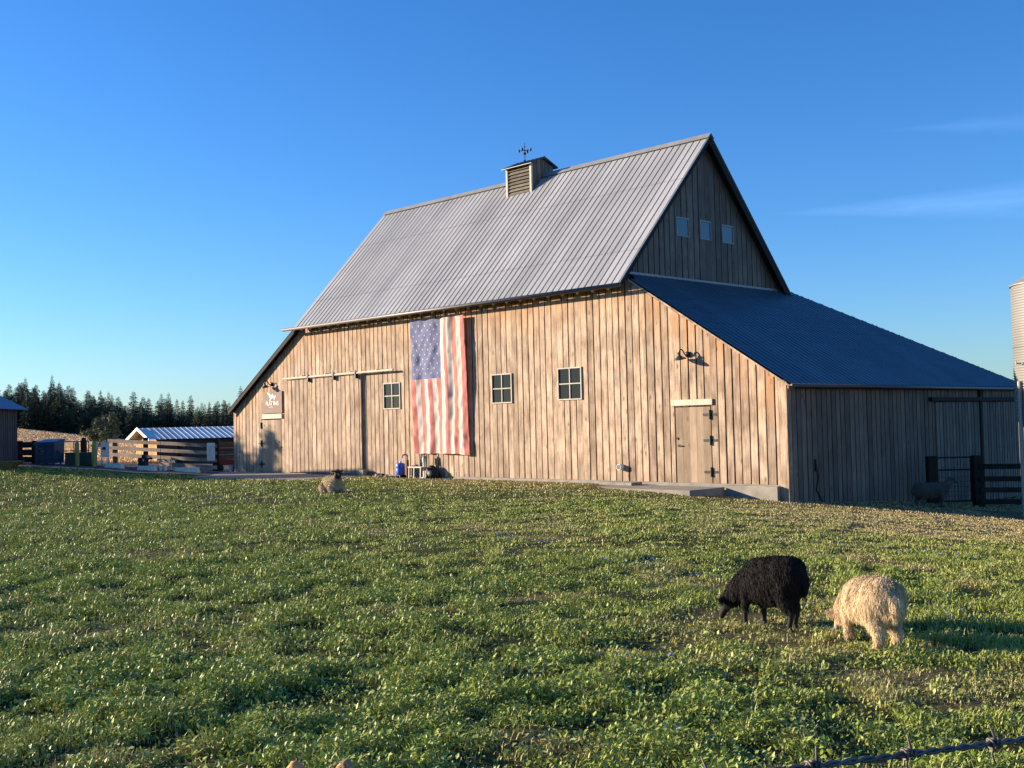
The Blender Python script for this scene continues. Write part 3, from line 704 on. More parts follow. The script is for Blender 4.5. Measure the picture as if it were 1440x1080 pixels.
m.v = [(x * 1.0 + .05 * math.sin(z * 14 + y * 9) + (.18 * (0.3 - z)), y * .8 + .03 * math.sin(z * 21 + x * 11), z) for x, y, z in m.v]
m.build('shadow_shape', M_['black'], e, smooth=True)
e = empty('stone_pile', wallpt(10.05, .25), RZ, 'few dark and pale stones heaped at the wall below the left small window', 'stones')
for (x, y, r_, mt) in ((-.2, 0, .10, 'black'), (0, -.05, .13, 'concrete'), (.2, .02, .12, 'black'), (.42, 0, .09, 'concrete')):
    m = MB(); m.lathe([(0, -.02), (r_ * .9, 0), (r_, r_ * .4), (r_ * .7, r_ * .85), (0, r_)], (x, y, 0), 9); m.v = [(a + random.uniform(-.02, .02), b + random.uniform(-.02, .02), c + random.uniform(-.015, .015)) for a, b, c in m.v]
    m.build('stone', M_[mt], e)

# ------------------------------------------------------------------ silo, gate and fence on the right
sx, sy = 14.26, 28.7; sz = -.96
e = empty('silo', (sx, sy, sz), 0, 'tall corrugated galvanised feed silo on legs at the right edge', 'silo')
prof = []; z = 2.56; R0 = 1.33
while z < 6.02: prof += [(R0, z), (R0 + .026, z + .024), (R0 + .026, z + .032), (R0, z + .054)]; z += .066
m = MB(); m.lathe(prof, (0, 0, 0), 56); m.build('bin_wall', M_['silo'], e, smooth=True)
m = MB(); m.lathe([(R0 + .05, 6.01), (R0 + .05, 6.04), (.25, 6.80), (.25, 6.9), (0, 6.92)], (0, 0, 0), 40); m.build('bin_roof', M_['silo'], e)
m = MB(); m.lathe([(.14, 1.0), (.14, 1.2), (R0 - .01, 2.57)], (0, 0, 0), 40); m.build('hopper', M_['silo'], e, smooth=True)
for a in (185, 265, 345, 95, 30, 140):
    if a in (30, 140): continue
    c, s = math.cos(R(a)), math.sin(R(a)); m = MB(); m.tube([(c * (R0 + .06), s * (R0 + .06), 0), (c * (R0 + .06), s * (R0 + .06), 3.55)], .055, 10); m.box(c * (R0 + .06) - .12, c * (R0 + .06) + .12, s * (R0 + .06) - .12, s * (R0 + .06) + .12, 0, .02); m.build('leg', M_['silo'], e)
m = MB(); m.tube([(-R0 - .03, -.2, 4.0), (-R0 - .16, -.2, 4.0), (-R0 - .16, -.2, 4.06)], .02, 6); m.build('fill_pipe', M_['roof'], e)
m = MB(); m.box(-1.95, 2.5, -1.7, 2.0, -.5, -.0); o = m.build('silo_slab', M_['concrete'], None, loc=(sx, sy, sz)); tag(o, 'concrete pad under the legs of the galvanised silo', 'slab')

def plank_between(m, a, b, h, t, col=None):
    a, b = Vector(a), Vector(b); d = (b - a); n = Vector((-d.y, d.x, 0)).normalized() * t
    lo = Vector((0, 0, -h / 2)); hi = Vector((0, 0, h / 2))
    m.hexa([a + lo - n, b + lo - n, b + lo + n, a + lo + n], [a + hi - n, b + hi - n, b + hi + n, a + hi + n], col or (random.random(), 0, random.random()))
e = empty('field_gate', (12.85, 33.0, -.9), 0, 'dark tubular metal gate with wire mesh in front of the shaded barn wall', 'gate')
m = MB()
for z in (.16, 1.07, 1.43): m.tube([(-.5, 0, z), (.5, 0, z)], .024, 8)
for x in (-.5, .5): m.tube([(x, 0, .14), (x, 0, 1.46)], .026, 8)
m.build('gate_frame', M_['black'], e)
m = MB()
for i in range(1, 12): m.tube([(-.5 + i / 12, 0, .16), (-.5 + i / 12, 0, 1.07)], .004, 4)
for z in (.3, .44, .58, .72, .86): m.tube([(-.5, 0.006, z), (.5, 0.006, z)], .004, 4)
m.build('wire_mesh', M_['black'], e)
e = empty('paddock_fence', (13.5, 33.0, -.92), 0, 'dark stained post and rail fence beside the silo in the shade', 'fence')
for x, y in ((-1.30, 0), (0, -.1), (2.7, -.4), (5.2, -.8)):
    m = MB(); m.box(x - .13, x + .13, y - .13, y + .13, -.3, 1.50); m.build('post', M_['dark_timber'], e)
m = MB()
for z in (.16, .50, .82, 1.18): plank_between(m, (.0, -.26, z), (5.4, -1.0, z - .06), .15, .02)
m.build('rail', M_['dark_timber'], e)
e = empty('tall_post', (15.0, 34.6, -.9), 0) if False else None

# ------------------------------------------------------------------ yard on the left
Y0 = 49.5
def yd(px, Y=Y0, py=650):
    p = at(px, py, Y); return Vector((p.x, p.y, H(p.x, p.y)))
# dark shed at the frame's left edge
c = yd(-9, 44.6)
e = empty('dark_shed', c, R(4), 'dark shaded wooden shed with a blue grey metal roof at the left edge', 'shed')
m = MB(); m.box(-6, -.04, .03, 2.6, -.4, 2.42); m.build('wall_core', M_['dark'], e)
m = MB(); planks(m, -6, 0, lambda a: 2.40, lambda a: -.3, lambda a, t, z: (a, .03 - t, z), seed=51, prot=0); planks(m, .03, 2.6, lambda a: 2.40, lambda a: -.3, lambda a, t, z: (-.04 + t, a, z), seed=52, prot=0); m.build('wall', M_['shed'], e)
m = MB()
u = -6.2
while u < .30:
    b = min(u + .30, .30)
    for (a0, a1, h0, h1) in ((u, b - .05, 0, 0), (b - .05, b - .035, 0, .03), (b - .035, b - .015, .03, .03), (b - .015, b, .03, 0)):
        ta = min(1, max(0, (.30 - a0) / 1.75)); tb = min(1, max(0, (.30 - a1) / 1.75))
        f = lambda uu, t, h: (uu, -.40 + t * 1.75, 2.33 + t * 1.22 + h)
        m.add([f(a0, 0, h0), f(a1, 0, h1), f(a1, tb, h1), f(a0, ta, h0)], [(0, 1, 2, 3)], (.5, 0, 0))
    u = b
m.add([(.30, -.40, 2.33), (.30, 3.1, 2.33), (-1.45, 1.35, 3.55)], [(0, 1, 2)], (.5, 0, 0)); m.add([(-6.2, 3.1, 2.33), (.30, 3.1, 2.33), (-1.45, 1.35, 3.55), (-6.2, 1.35, 3.55)], [(3, 2, 1, 0)], (.5, 0, 0))
m.box(-6.2, .28, -.41, -.37, 2.26, 2.325, (.9, 0, 0)); m.build('roof', M_['dark_roof2'], e)
p = yd(8, 44.2); e = empty('feed_trough', p, 0, 'yellow brown trough with sloping sides below the dark shed', 'trough')
m = MB(); m.hexa([(-.9, -.25, 0), (.25, -.25, 0), (.25, .25, 0), (-.9, .25, 0)], [(-1.05, -.35, .30), (.52, -.35, .30), (.52, .35, .30), (-1.05, .35, .30)]); m.box(-1.09, .56, -.39, .39, .30, .33); m.build('trough_body', M_['tan'], e)
# dark fence behind the bin
p = yd(34, 50.5); e = empty('rail_fence', p, R(-3), 'low dark rail fence between the shed and the blue bin', 'fence')
for x in (-.20, .48):
    m = MB(); m.box(x - .09, x + .09, -.1, .1, -.2, 1.02); m.build('post', M_['dark_timber'], e)
m = MB()
for z in (.18, .50, .84): plank_between(m, (-1.1, -.14, z + .02), (1.3, -.14, z - .02), .2 if z > .9 else .26, .02)
m.build('rail', M_['dark_timber'], e)
# blue waste bin
p = yd(70, 49.2); e = empty('dumpster', p, R(-8), 'blue steel waste bin with a sloping dark lid', 'dumpster'); e.scale = (.66, .62, .58)
m = MB(); m.hexa([(-.68, -.6, .12), (.62, -.6, .12), (.62, .7, .12), (-.68, .7, .12)], [(-.72, -.62, 1.62), (.66, -.62, 1.62), (.66, .75, 1.78), (-.72, .75, 1.78)]); m.box(-.78, .72, -.68, -.625, 1.50, 1.60)
for x in (-.5, -.05, .42): m.box(x, x + .05, -.66, -.61, .15, 1.48)
m.box(-.80, -.685, -.3, .3, .9, 1.05); m.box(.67, .78, -.3, .3, .9, 1.05); m.build('bin_body', M_['blue_bin'], e)
m = MB(); m.hexa([(-.76, -.70, 1.625), (.70, -.70, 1.625), (.70, .80, 1.79), (-.76, .80, 1.79)], [(-.70, -.6, 1.72), (.64, -.6, 1.72), (.64, .76, 1.92), (-.70, .76, 1.92)]); m.build('lid', M_['blue_bin'], e)
m = MB(); m.lathe([(.21, 0), (.25, 0), (.25, .006), (.21, .006)], (-.30, -.67, 1.02), 28, (0, -1, 0)); m.box(-.30, -.06, -.676, -.67, .99, 1.03); m.box(-.58, -.50, -.676, -.665, 1.34, 1.46); m.build('marking', simple('worn_white_paint', (.12, .19, .26), .7), e)
for x in (-.55, .5):
    for y in (-.45, .5):
        m = MB(); m.lathe([(0, -.03), (.07, -.03), (.07, .03), (0, .03)], (x, y, .06), 12, (1, 0, 0)); m.build('wheel', M_['black'], e)
# transformer box, bollards, meter boxes
p = yd(113, 49.9); e = empty('transformer_box', p, R(10), 'dark green utility box standing behind the yellow bollards', 'utility box'); e.scale = (.62, .6, .52)
m = MB(); m.box(-.95, .85, -.5, .5, .0, 1.02); m.hexa([(-.99, -.54, 1.02), (.89, -.54, 1.02), (.89, .54, 1.02), (-.99, .54, 1.02)], [(-.93, -.46, 1.10), (.83, -.46, 1.10), (.83, .46, 1.10), (-.93, .46, 1.10)]); m.build('cabinet', M_['green'], e)
m = MB(); m.box(-.06, -.03, -.512, -.5, .1, .95); m.box(.04, .10, -.53, -.5, .5, .62); m.build('cabinet_door', M_['green'], e)
for i, (px, hh, lab) in enumerate(((108.5, 1.03, 'shorter yellow green bollard nearest the blue bin'), (132.5, 1.13, 'taller yellow green bollard in front of the white meter box'))):
    p = yd(px, 49.0); e = empty('bollard', p, 0, lab, 'bollard', 'yellow bollards guarding the utility box')
    m = MB(); m.lathe([(.09, -.1), (.09, hh - .06), (.07, hh - .015), (0, hh)], (0, 0, 0), 16); m.build('bollard_post', M_['yellow'], e, smooth=True)
p = yd(118, 51); e = empty('gate_post', p, 0, 'thick black timber post rising behind the bollards', 'post'); e.scale = (.62, .62, .66)
m = MB(); m.box(-.17, .17, -.17, .17, -.1, 1.62); m.build('post_shaft', M_['dark_timber'], e); m = MB(); m.box(-.10, .13, -.14, .14, 1.622, 1.80); m.build('post_cap', M_['dark_timber'], e)
p = yd(104, 51.5); e = empty('pipe_gate', p, 0, 'thin red pipe gate seen between the blue bin and the black post', 'gate'); e.scale = (.8, 1, .74)
m = MB()
for z in (.75, 1.32): m.tube([(-.7, 0, z), (.85, 0, z)], .03, 6)
for x in (-.7, 0, .85): m.tube([(x, 0, 0), (x, 0, 1.34)], .03, 6)
m.build('gate_frame', simple('dull_red', (.16, .045, .035), .7), e)
p = yd(148, 49.5); e = empty('meter_pedestal', p, R(20), 'white electric meter cabinet on posts beside the taller bollard', 'meter'); e.scale = (.70, .7, .66)
m = MB(); m.box(-.26, .24, -.16, .16, .62, 1.62); m.box(-.29, .27, -.19, .19, 1.622, 1.66); m.build('cabinet', M_['white'], e)
m = MB(); m.lathe([(0, 0), (.10, 0), (.10, .06), (.08, .09), (0, .10)], (-.06, -.16, 1.22), 16, (0, -1, 0)); m.build('meter_dial', M_['black'], e)
m = MB(); m.box(-.62, -.40, -.1, .1, 1.1, 1.66); m.build('side_box', M_['white'], e)
for x in (-.5, -.2, .18):
    m = MB(); m.box(x - .035, x + .035, -.04, .04, -.1, 1.1 if x < -.4 else .618); m.build('leg', M_['silo'], e)
m = MB(); m.box(-.75, .3, -.06, .06, .33, .40); m.build('strut', M_['white'], e)
# wheel stops
for i, (px, lab) in enumerate(((161, 'leftmost pale concrete wheel stop, near the meter cabinet'), (207, 'middle pale concrete wheel stop, below the black fence post'), (263, 'rightmost pale concrete wheel stop, below the lit fence boards'))):
    p = yd(px, 48.2 - .5 * i, 658); e = MB(); l_ = .56 if i < 2 else .72
    e.hexa([(-l_, -.10, -.05), (l_, -.10, -.05), (l_, .10, -.05), (-l_, .10, -.05)], [(-l_ + .06, -.05, .19), (l_ - .06, -.05, .19), (l_ - .06, .05, .19), (-l_ + .06, .05, .19)])
    o = e.build('wheel_stop', simple('pale_concrete', (.70, .66, .50), .8), None, loc=p); o.rotation_euler = (0, 0, R(-32)); tag(o, lab, 'wheel stop', 'wheel stops along the drive')
# lit board fence
a, b = yd(152, 52.0), yd(305, 48.7); e = empty('board_fence', (0, 0, 0), 0, 'sunlit brown four board fence with dark posts left of the barn', 'fence')
for px, dark in ((161, 0), (204, 1), (252, 1), (303, 2)):
    p = yd(px, 52.1 - 3.3 * (px - 152) / 153); m = MB(); hh = 1.28 if dark < 2 else 1.42; w = .09 if dark < 2 else .13
    m.box(p.x - w, p.x + w, p.y + .02, p.y + .02 + 2 * w, p.z - .2, p.z + hh); m.build('post', M_['dark_timber'] if dark else M_['fence'], e)
m = MB(); za, zb = a.z, b.z
for z in (1.06, .74, .43, .13):
    x0 = a.copy(); x1 = b.copy(); x0.z = za + z - .03; x1.z = zb + z + .04
    if z < .3: x0 = a.lerp(b, .48); x0.z = (za + zb) / 2 + z + .02
    plank_between(m, x0, x0.lerp(x1, .497), .155, .02); plank_between(m, x0.lerp(x1, .503), x1, .155, .02)
m.build('rail', M_['fence'], e)
p = yd(298, 48.7); m = MB(); m.box(p.x - .20, p.x + .14, p.y - .03, p.y - .0, p.z + .46, p.z + 1.22); o = m.build('notice_board', M_['white'], None); tag(o, 'white notice board fixed at the right end of the lit fence', 'notice board')
mm = MB()
for q in range(9): mm.box(p.x - .15, p.x + .08 - .04 * (q % 3), p.y - .034, p.y - .0305, p.z + .54 + q * .068, p.z + .551 + q * .068)
mm.build('printed_lines', simple('grey_print', (.35, .34, .32), .8), o)
p = yd(202, 49.0); e = empty('mail_post', p, 0, 'black post with two short arms in front of the lit fence', 'post'); e.scale = (.72, .8, .60)
m = MB(); m.box(-.09, .13, -.08, .08, -.1, 1.0); m.box(-.32, -.092, -.07, .07, .05, .78); m.box(.132, .52, -.05, .05, .62, .76); m.box(.132, .50, -.05, .05, .02, .16); m.build('post_shaft', M_['black'], e)
m = MB(); m.box(-.02, .05, -.092, -.081, .52, .68); m.build('badge', M_['white'], e)
p = yd(241, 48.6); e = empty('marker_stake', p, 0, 'thin white stake standing before the lit fence', 'stake')
m = MB(); m.box(-.025, .025, -.02, .02, 0, .48); m.build('stake_shaft', M_['white'], e)
p = yd(229, 47.6); e = empty('paint_pails', p, 0, 'two small pale pails beside the middle wheel stop', 'pail')
for x in (-.09, .10):
    m = MB(); m.lathe([(0, 0), (.075, 0), (.09, .20), (.08, .20), (.07, .02), (0, .02)], (x, 0, 0), 14); m.build('pail', M_['white'], e)
a, b = yd(306, 48.9), yd(331, 50.5); e = empty('yard_gate', (0, 0, 0), 0, 'black board gate closing the gap at the barn corner', 'gate')
m = MB()
for z in (.30, .55, .80, 1.08, 1.2): plank_between(m, a + Vector((0, 0, z)), b + Vector((0, 0, z)), .13, .02)
m.build('gate_boards', M_['shed'], e); m = MB(); plank_between(m, a + Vector((0, -.03, 1.00)), b + Vector((0, -.03, 1.00)), .05, .02); plank_between(m, a + Vector((0, -.03, .70)), b + Vector((0, -.03, .70)), .05, .02); m.build('gate_bars', M_['fence'], e)
p = yd(320, 49.2); e = empty('red_cart', p, 0, 'low red cart standing in the gap beside the barn corner', 'cart')
m = MB(); m.hexa([(-.36, -.25, .30), (.42, -.25, .30), (.42, .3, .30), (-.36, .3, .30)], [(-.42, -.28, .52), (.46, -.28, .52), (.46, .32, .52), (-.42, .32, .52)]); m.build('cart_body', M_['red'], e)
for x in (-.25, .3):
    m = MB(); m.lathe([(0, -.04), (.15, -.04), (.15, .04), (0, .04)], (x, -.28, .15), 14, (0, 1, 0)); m.build('wheel', M_['black'], e)
p = yd(325, 48.6); e = empty('flower_pot', p, 0, 'small pale clay pot by the barn corner', 'pot')
m = MB(); m.lathe([(0, 0), (.07, 0), (.10, .24), (.115, .24), (.115, .30), (.09, .30), (.08, .05), (0, .05)], (0, 0, 0), 16); m.build('pot_body', simple('pale_clay', (.55, .45, .36), .8), e)
# far low shed with pale fascia
c = at(193, 601, 62); c.z = H(c.x, c.y)
c.z = min(c.z, 2.09 - 2.25)
e = empty('low_shed', c, RZ - R(12), 'long low shed with sunlit orange boards, white fascia and grey metal roof', 'shed')
hw_, hwall, hr2, ln = 2.4, 1.58, 2.20, 18.0      # local x across (u), y along the ridge
m = MB(); m.prism([(-hw_ + .25, .5, -.3), (hw_ - .25, .5, -.3), (hw_ - .25, .5, hwall - .05), (0, .5, hr2 - .12), (-hw_ + .25, .5, hwall - .05)], (0, ln - .8, 0)); m.build('wall_core', M_['shed'], e)
m = MB(); planks(m, -hw_ + .25, hw_ - .25, lambda a: hr2 - .12 - abs(a) * (hr2 - hwall) / hw_, lambda a: -.2, lambda a, t, z: (a, .5 - t, z), width=.16, gap=.07, seed=61, prot=0); m.build('gable_wall', M_['orange_wood'], e)
m = MB()
for s in (1, -1):
    f = lambda v, t, h: Vector((s * (hw_ + .1) * (1 - t), v, hwall + (hr2 - hwall) * t + h))
    mm = MB(); ribs(mm, 0, ln, f, sp=.30, hr_=.010, rib=.05, seed=12); m.add(mm.v, mm.f if s == 1 else [q[::-1] for q in mm.f], list(mm.c))
m.build('roof', M_['silver_roof'], e)
m = MB()
for s in (1, -1): m.prism([(s * (hw_ + .12), -.03, hwall - .16), (0, -.03, hr2 - .12), (0, -.03, hr2 + .05), (s * (hw_ + .12), -.03, hwall + .02)], (0, .04, 0))
m.build('fascia', simple('fresh_white_paint', (.80, .78, .72), .5), e)

# ------------------------------------------------------------------ far trees
def conifer_mesh(seed, h, wide):
    rs = random.Random(seed); m = MB(); tr = MB(); tr.tube([(0, 0, -.5), (0, 0, h * .96)], [h * .016, .02], 6)
    z = h * .02
    while z < h:
        q = z / h; rad = wide * (1 - q) ** .62 * rs.uniform(.75, 1.15) + .12; n = int(7 + 9 * (1 - q)); ph = rs.random() * 6
        for i in range(n):
            a = ph + i * 2 * math.pi / n + rs.uniform(-.25, .25); r = rad * rs.uniform(.6, 1.12); c, s = math.cos(a), math.sin(a); dz = -r * rs.uniform(.15, .45); w = r * rs.uniform(.16, .28)
            shade = rs.uniform(.65, 1.5); g = rs.random(); col = ((.034 + .026 * g) * shade, (.056 + .020 * g) * shade, (.034 - .004 * g) * shade)
            o = Vector((c, s, 0)); sd = Vector((-s, c, 0)); b = Vector((0, 0, z + rs.uniform(-.2, .2)))
            for kk in range(3):
                t0, t1 = .15 + kk * .28, .45 + kk * .28; p0 = b + o * r * t0 + Vector((0, 0, dz * t0 * t0)); p1 = b + o * r * t1 + Vector((0, 0, dz * t1 * t1 + rs.uniform(-.1, .1)))
                ww = w * (1.15 - .3 * kk); j = Vector((rs.uniform(-.1, .1), rs.uniform(-.1, .1), rs.uniform(-.22, .05)))
                m.add([p0, p1 + sd * ww + j, p1 + o * r * .12, p1 - sd * ww + j * .5 - Vector((0, 0, .1))], [(0, 1, 2), (0, 2, 3)], col)
        z += h * rs.uniform(.020, .032)
    return tr, m
protos = []
for i, (hh, wd) in enumerate(((15, 2.3), (13, 2.6), (16.5, 2.1), (12, 2.9), (14, 2.0))):
    tr, m = conifer_mesh(100 + i, hh, wd); e = empty('conifer', (0, 0, 0), 0, 'dark green conifer standing in the far treeline', 'conifer', 'conifers in the far treeline')
    tr.build('trunk', M_['fence'], e); m.build('crown', M_['needle'], e); protos.append(e)
rs = random.Random(5); n_ = 0
for row, (Y, step_) in enumerate(((243, 12.5), (256, 12), (270, 12), (286, 12.5))):
    px = -40 + row * 4
    while px < 372:
        o = protos[n_] if n_ < len(protos) else copy_tree(protos[rs.randrange(len(protos))]); n_ += 1
        y = Y + rs.uniform(-5, 5); g = at(px, 600, y); z = H(g.x, g.y); o.location = (g.x, g.y, z - .3); o.rotation_euler = (0, 0, rs.uniform(0, 6.28))
        s = rs.uniform(.78, 1.08) * (.68 - .06 * min(1, max(0, (px - 20) / 300))) * (.82 if row == 0 else 1); o.scale = (max(s, .55) * rs.uniform(1.2, 2.1), max(s, .55) * rs.uniform(1.2, 2.1), s * rs.choice((.82, .95, 1, 1.05, 1.15))); px += step_ * rs.uniform(.65, 1.3)
# pale small tree in front of the wood
g = at(146, 615, 88); g.z = H(g.x, g.y)
e = empty('small_tree', g, 0, 'thin pale leaved young tree in front of the dark wood', 'tree')
m = MB(); lf = MB(); rs = random.Random(9)
m.tube([(0, 0, -.3), (.05, 0, .8), (.0, .05, 1.8), (.08, 0, 3.0)], [.07, .06, .045, .015], 7)
def branch(p, d, l_, r, dep):
    q = p + d * l_; m.tube([p, p.lerp(q, .5) + Vector((0, 0, .04)), q], [r, r * .8, r * .4], 5)
    for i in range(26 if dep else 10):
        c = p.lerp(q, rs.uniform(.3, 1.1)) + Vector((rs.gauss(0, .12), rs.gauss(0, .12), rs.gauss(0, .12))); a = Vector((rs.gauss(0, 1), rs.gauss(0, 1), rs.gauss(0, 1))).normalized() * .085; b = a.orthogonal().normalized() * .05
        s = rs.uniform(.6, 1.5); lf.add([c - a, c + b, c + a, c - b], [(0, 1, 2, 3)], (.085 * s, .10 * s, .045 * s))
    if dep < 2:
        for i in range(3): branch(p.lerp(q, rs.uniform(.4, .95)), (d + Vector((rs.gauss(0, .6), rs.gauss(0, .6), rs.gauss(.1, .4)))).normalized(), l_ * .62, r * .6, dep + 1)
for i in range(15): a = rs.random() * 6.28; branch(Vector((.03, .02, rs.uniform(.5, 2.7))), Vector((math.cos(a), math.sin(a), rs.uniform(-.05, .7))).normalized(), rs.uniform(.6, 1.05), .025, 0)
m.build('trunk', simple('pale_bark', (.22, .20, .15), .9), e); lf.build('crown', M_['leaf'], e)
e2 = copy_tree(e); e2.location = (-31.6, 52.2, H(-31.6, 52.2)); e2.scale = (1.15, 1.15, 1.8); e2['label'] = 'slim leafy tree beyond the left edge, shading the left barn door'

# ------------------------------------------------------------------ sheep
def loft(m, rings, seg=16):          # rings: (centre, half width across y, half height, forward direction)
    n = len(rings); vs = []
    for i, (c, w, h) in enumerate(rings):
        c = Vector(c); t = (Vector(rings[min(i + 1, n - 1)][0]) - Vector(rings[max(i - 1, 0)][0])).normalized(); side = Vector((0, 1, 0)); side = (side - t * side.dot(t)).normalized(); up = t.cross(side)
        for k in range(seg):
            a = 2 * math.pi * k / seg; vs.append(c + side * math.cos(a) * w + up * math.sin(a) * h)
    fs = [(i * seg + k, i * seg + (k + 1) % seg, (i + 1) * seg + (k + 1) % seg, (i + 1) * seg + k) for i in range(n - 1) for k in range(seg)] + [tuple(range(seg))[::-1], tuple(range((n - 1) * seg, n * seg))]
    m.add(vs, fs)
def smoothpath(pts, k=4):
    out = []
    for i in range(len(pts) - 1):
        a, b, c, d = [np.array((*pts[max(0, min(len(pts) - 1, j))][0], *pts[max(0, min(len(pts) - 1, j))][1:]), float) for j in (i - 1, i, i + 1, i + 2)]
        for q in range(k):
            t = q / k; r = .5 * (2 * b + (c - a) * t + (2 * a - 5 * b + 4 * c - d) * t * t + (3 * b - a - 3 * c + d) * t ** 3); out.append((tuple(r[:3]), max(.006, r[3]), max(.006, r[4])))
    out.append((tuple(pts[-1][0]), pts[-1][1], pts[-1][2])); return out
def sheep(loc, rz, label, pose, skin, under, wool, scale=1.0, nlock=9000, lock=.07, wool_leg=.2, seed=1, tilt=0, earup=False, group='sheep in the pasture'):
    e = empty('sheep', loc, rz, label, 'sheep', group); e.scale = scale
    rs = random.Random(seed); m = MB(); zt = 0.0 if pose != 'lie' else -.20
    T = [((-.50, 0, .47), .05, .06), ((-.46, 0, .47), .13, .14), ((-.36, 0, .465), .185, .185), ((-.15, 0, .45), .215, .205), ((.08, 0, .45), .21, .205), ((.26, 0, .46), .175, .185), ((.38, 0, .47), .11, .13), ((.43, 0, .47), .05, .06)]
    if pose == 'graze': T = [((c[0], c[1], c[2] - .10 * max(0, c[0] + .25)), w, h) for c, w, h in T]
    loft(m, smoothpath([((c[0], c[1], c[2] + zt), w, h) for c, w, h in T]), 20)
    if pose == 'graze':
        N = [((.24, 0, .43), .14, .15), ((.42, .01, .36), .12, .13), ((.56, .02, .27), .10, .11), ((.65, .02, .20), .08, .085)]; hp, hd = Vector((.66, .02, .20)), Vector((.62, .05, -.78)).normalized()
    elif pose == 'lie':
        N = [((.26, 0, .30), .12, .13), ((.36, 0, .40), .10, .11), ((.42, 0, .50), .08, .09), ((.44, 0, .54), .07, .07)]; hp, hd = Vector((.42, 0, .55)), Vector((.92, .10, -.32)).normalized()
    else:
        N = [((.28, 0, .50), .12, .13), ((.42, 0, .58), .10, .115), ((.53, 0, .67), .08, .09), ((.57, 0, .71), .07, .07)]; hp, hd = Vector((.55, 0, .72)), Vector((.90, .02, -.38)).normalized()
    loft(m, smoothpath(N), 14)
    loft(m, smoothpath([(tuple(hp + hd * a), w, h) for a, w, h in ((-.07, .03, .03), (-.04, .062, .065), (.02, .068, .075), (.08, .055, .062), (.15, .042, .045), (.195, .034, .034), (.215, .018, .018))]), 14)
    ears = []
    sdv = Vector((0, 1, 0)); upv_ = hd.cross(sdv)
    for s in (-1, 1):
        b = hp + sdv * s * .055 - hd * .01 + upv_ * .03; t = b + sdv * s * .125 - hd * .015 + Vector((0, 0, -.012))
        if earup: b = hp + sdv * s * .042 + upv_ * .03; t = b + sdv * s * .024 + Vector((0, 0, .085))
        loft(m, smoothpath([(tuple(b), .02, .018), (tuple(b.lerp(t, .45)), .032, .014), (tuple(b.lerp(t, .85)), .022, .011), (tuple(t), .008, .008)]), 10)
    legs = []
    if pose != 'lie':
        st = .035 if pose == 'graze' else .02
        for s in (-1, 1):
            f = s * st
            legs.append([((.24, s * .10, .40), .075, .085), ((.25 + f, s * .11, .28), .058, .062), ((.26 + f * 1.6, s * .11, .17), .038, .04), ((.255 + f * 1.6, s * .11, .06), .03, .03), ((.27 + f * 1.6, s * .11, .0), .034, .036)])
            legs.append([((-.30, s * .11, .43), .10, .12), ((-.27 - f, s * .125, .31), .08, .09), ((-.33 - f * 1.6, s * .125, .20), .048, .052), ((-.36 - f * 1.6, s * .125, .155), .038, .04), ((-.33 - f * 1.6, s * .125, .06), .031, .032), ((-.31 - f * 1.6, s * .125, .0), .036, .038)])
    else:
        for s in (-1, 1):
            legs.append([((.22, s * .15, .16), .07, .08), ((.36, s * .16, .08), .05, .05), ((.42, s * .15, .045), .035, .035), ((.28, s * .17, .035), .03, .03)])
            legs.append([((-.24, s * .19, .18), .11, .13), ((-.10, s * .24, .10), .07, .08), ((-.02, s * .25, .05), .04, .04), ((-.2, s * .27, .035), .03, .03)])
    for lg in legs: loft(m, smoothpath(lg), 12)
    if tilt:
        c_, s_ = math.cos(tilt), math.sin(tilt)
    loft(m, smoothpath([((-.46, 0, .52 + zt), .04, .04), ((-.53, 0, .46 + zt), .045, .045), ((-.535, 0, .38 + zt), .03, .03), ((-.515, 0, .32 + zt), .012, .012)]), 10)
    tmp = m.build('tmp', skin)
    rm = tmp.modifiers.new('r', 'REMESH'); rm.mode = 'VOXEL'; rm.voxel_size = .0135; sm = tmp.modifiers.new('s', 'SMOOTH'); sm.iterations = 4; sm.factor = .5
    dg = bpy.context.evaluated_depsgraph_get(); dg.update(); me = bpy.data.meshes.new_from_object(tmp.evaluated_get(dg)); bpy.data.objects.remove(tmp)
    me.polygons.foreach_set('use_smooth', [True] * len(me.polygons)); me.materials.clear(); me.materials.append(skin); me.materials.append(under)
    body = bpy.data.objects.new('body', me); COL.objects.link(body); body.parent = e
    # eyes and hooves
    for s in (-1, 1):
        q = MB(); p = hp + hd * .065 + sdv * s * .056 + upv_ * .025; q.lathe([(0, -.012), (.009, -.008), (.012, 0), (.009, .008), (0, .012)], p, 10); q.build('eye', M_['black'], e, smooth=True)
    if pose != 'lie':
        for lg in legs:
            c = Vector(lg[-1][0]); q = MB(); q.hexa([c + Vector((-.035, -.03, -.015)), c + Vector((.05, -.03, -.015)), c + Vector((.05, .03, -.015)), c + Vector((-.035, .03, -.015))], [c + Vector((-.034, -.028, .03)), c + Vector((.03, -.028, .035)), c + Vector((.03, .028, .035)), c + Vector((-.034, .028, .03))]); q.build('hoof', M_['hoof'], e)
    # fleece: crimped locks rooted all over the woolly part of the body
    nf = len(me.polygons); ctr = np.empty(nf * 3); me.polygons.foreach_get('center', ctr); nor = np.empty(nf * 3); me.polygons.foreach_get('normal', nor); ar = np.empty(nf); me.polygons.foreach_get('area', ar)
    ctr = ctr.reshape(-1, 3); nor = nor.reshape(-1, 3)
    hdist = (ctr - np.array(hp)) @ np.array(hd); nearhead = np.linalg.norm(ctr - np.array(hp) - np.clip(hdist, -.1, .25)[:, None] * np.array(hd), axis=1)
    face = (hdist > (.01 if pose == 'graze' else -.035)) & (nearhead < .16)
    if earup: face = face & False
    lg_ = 1.0 if pose == 'lie' else np.clip((ctr[:, 2] - wool_leg) / .06, 0, 1)
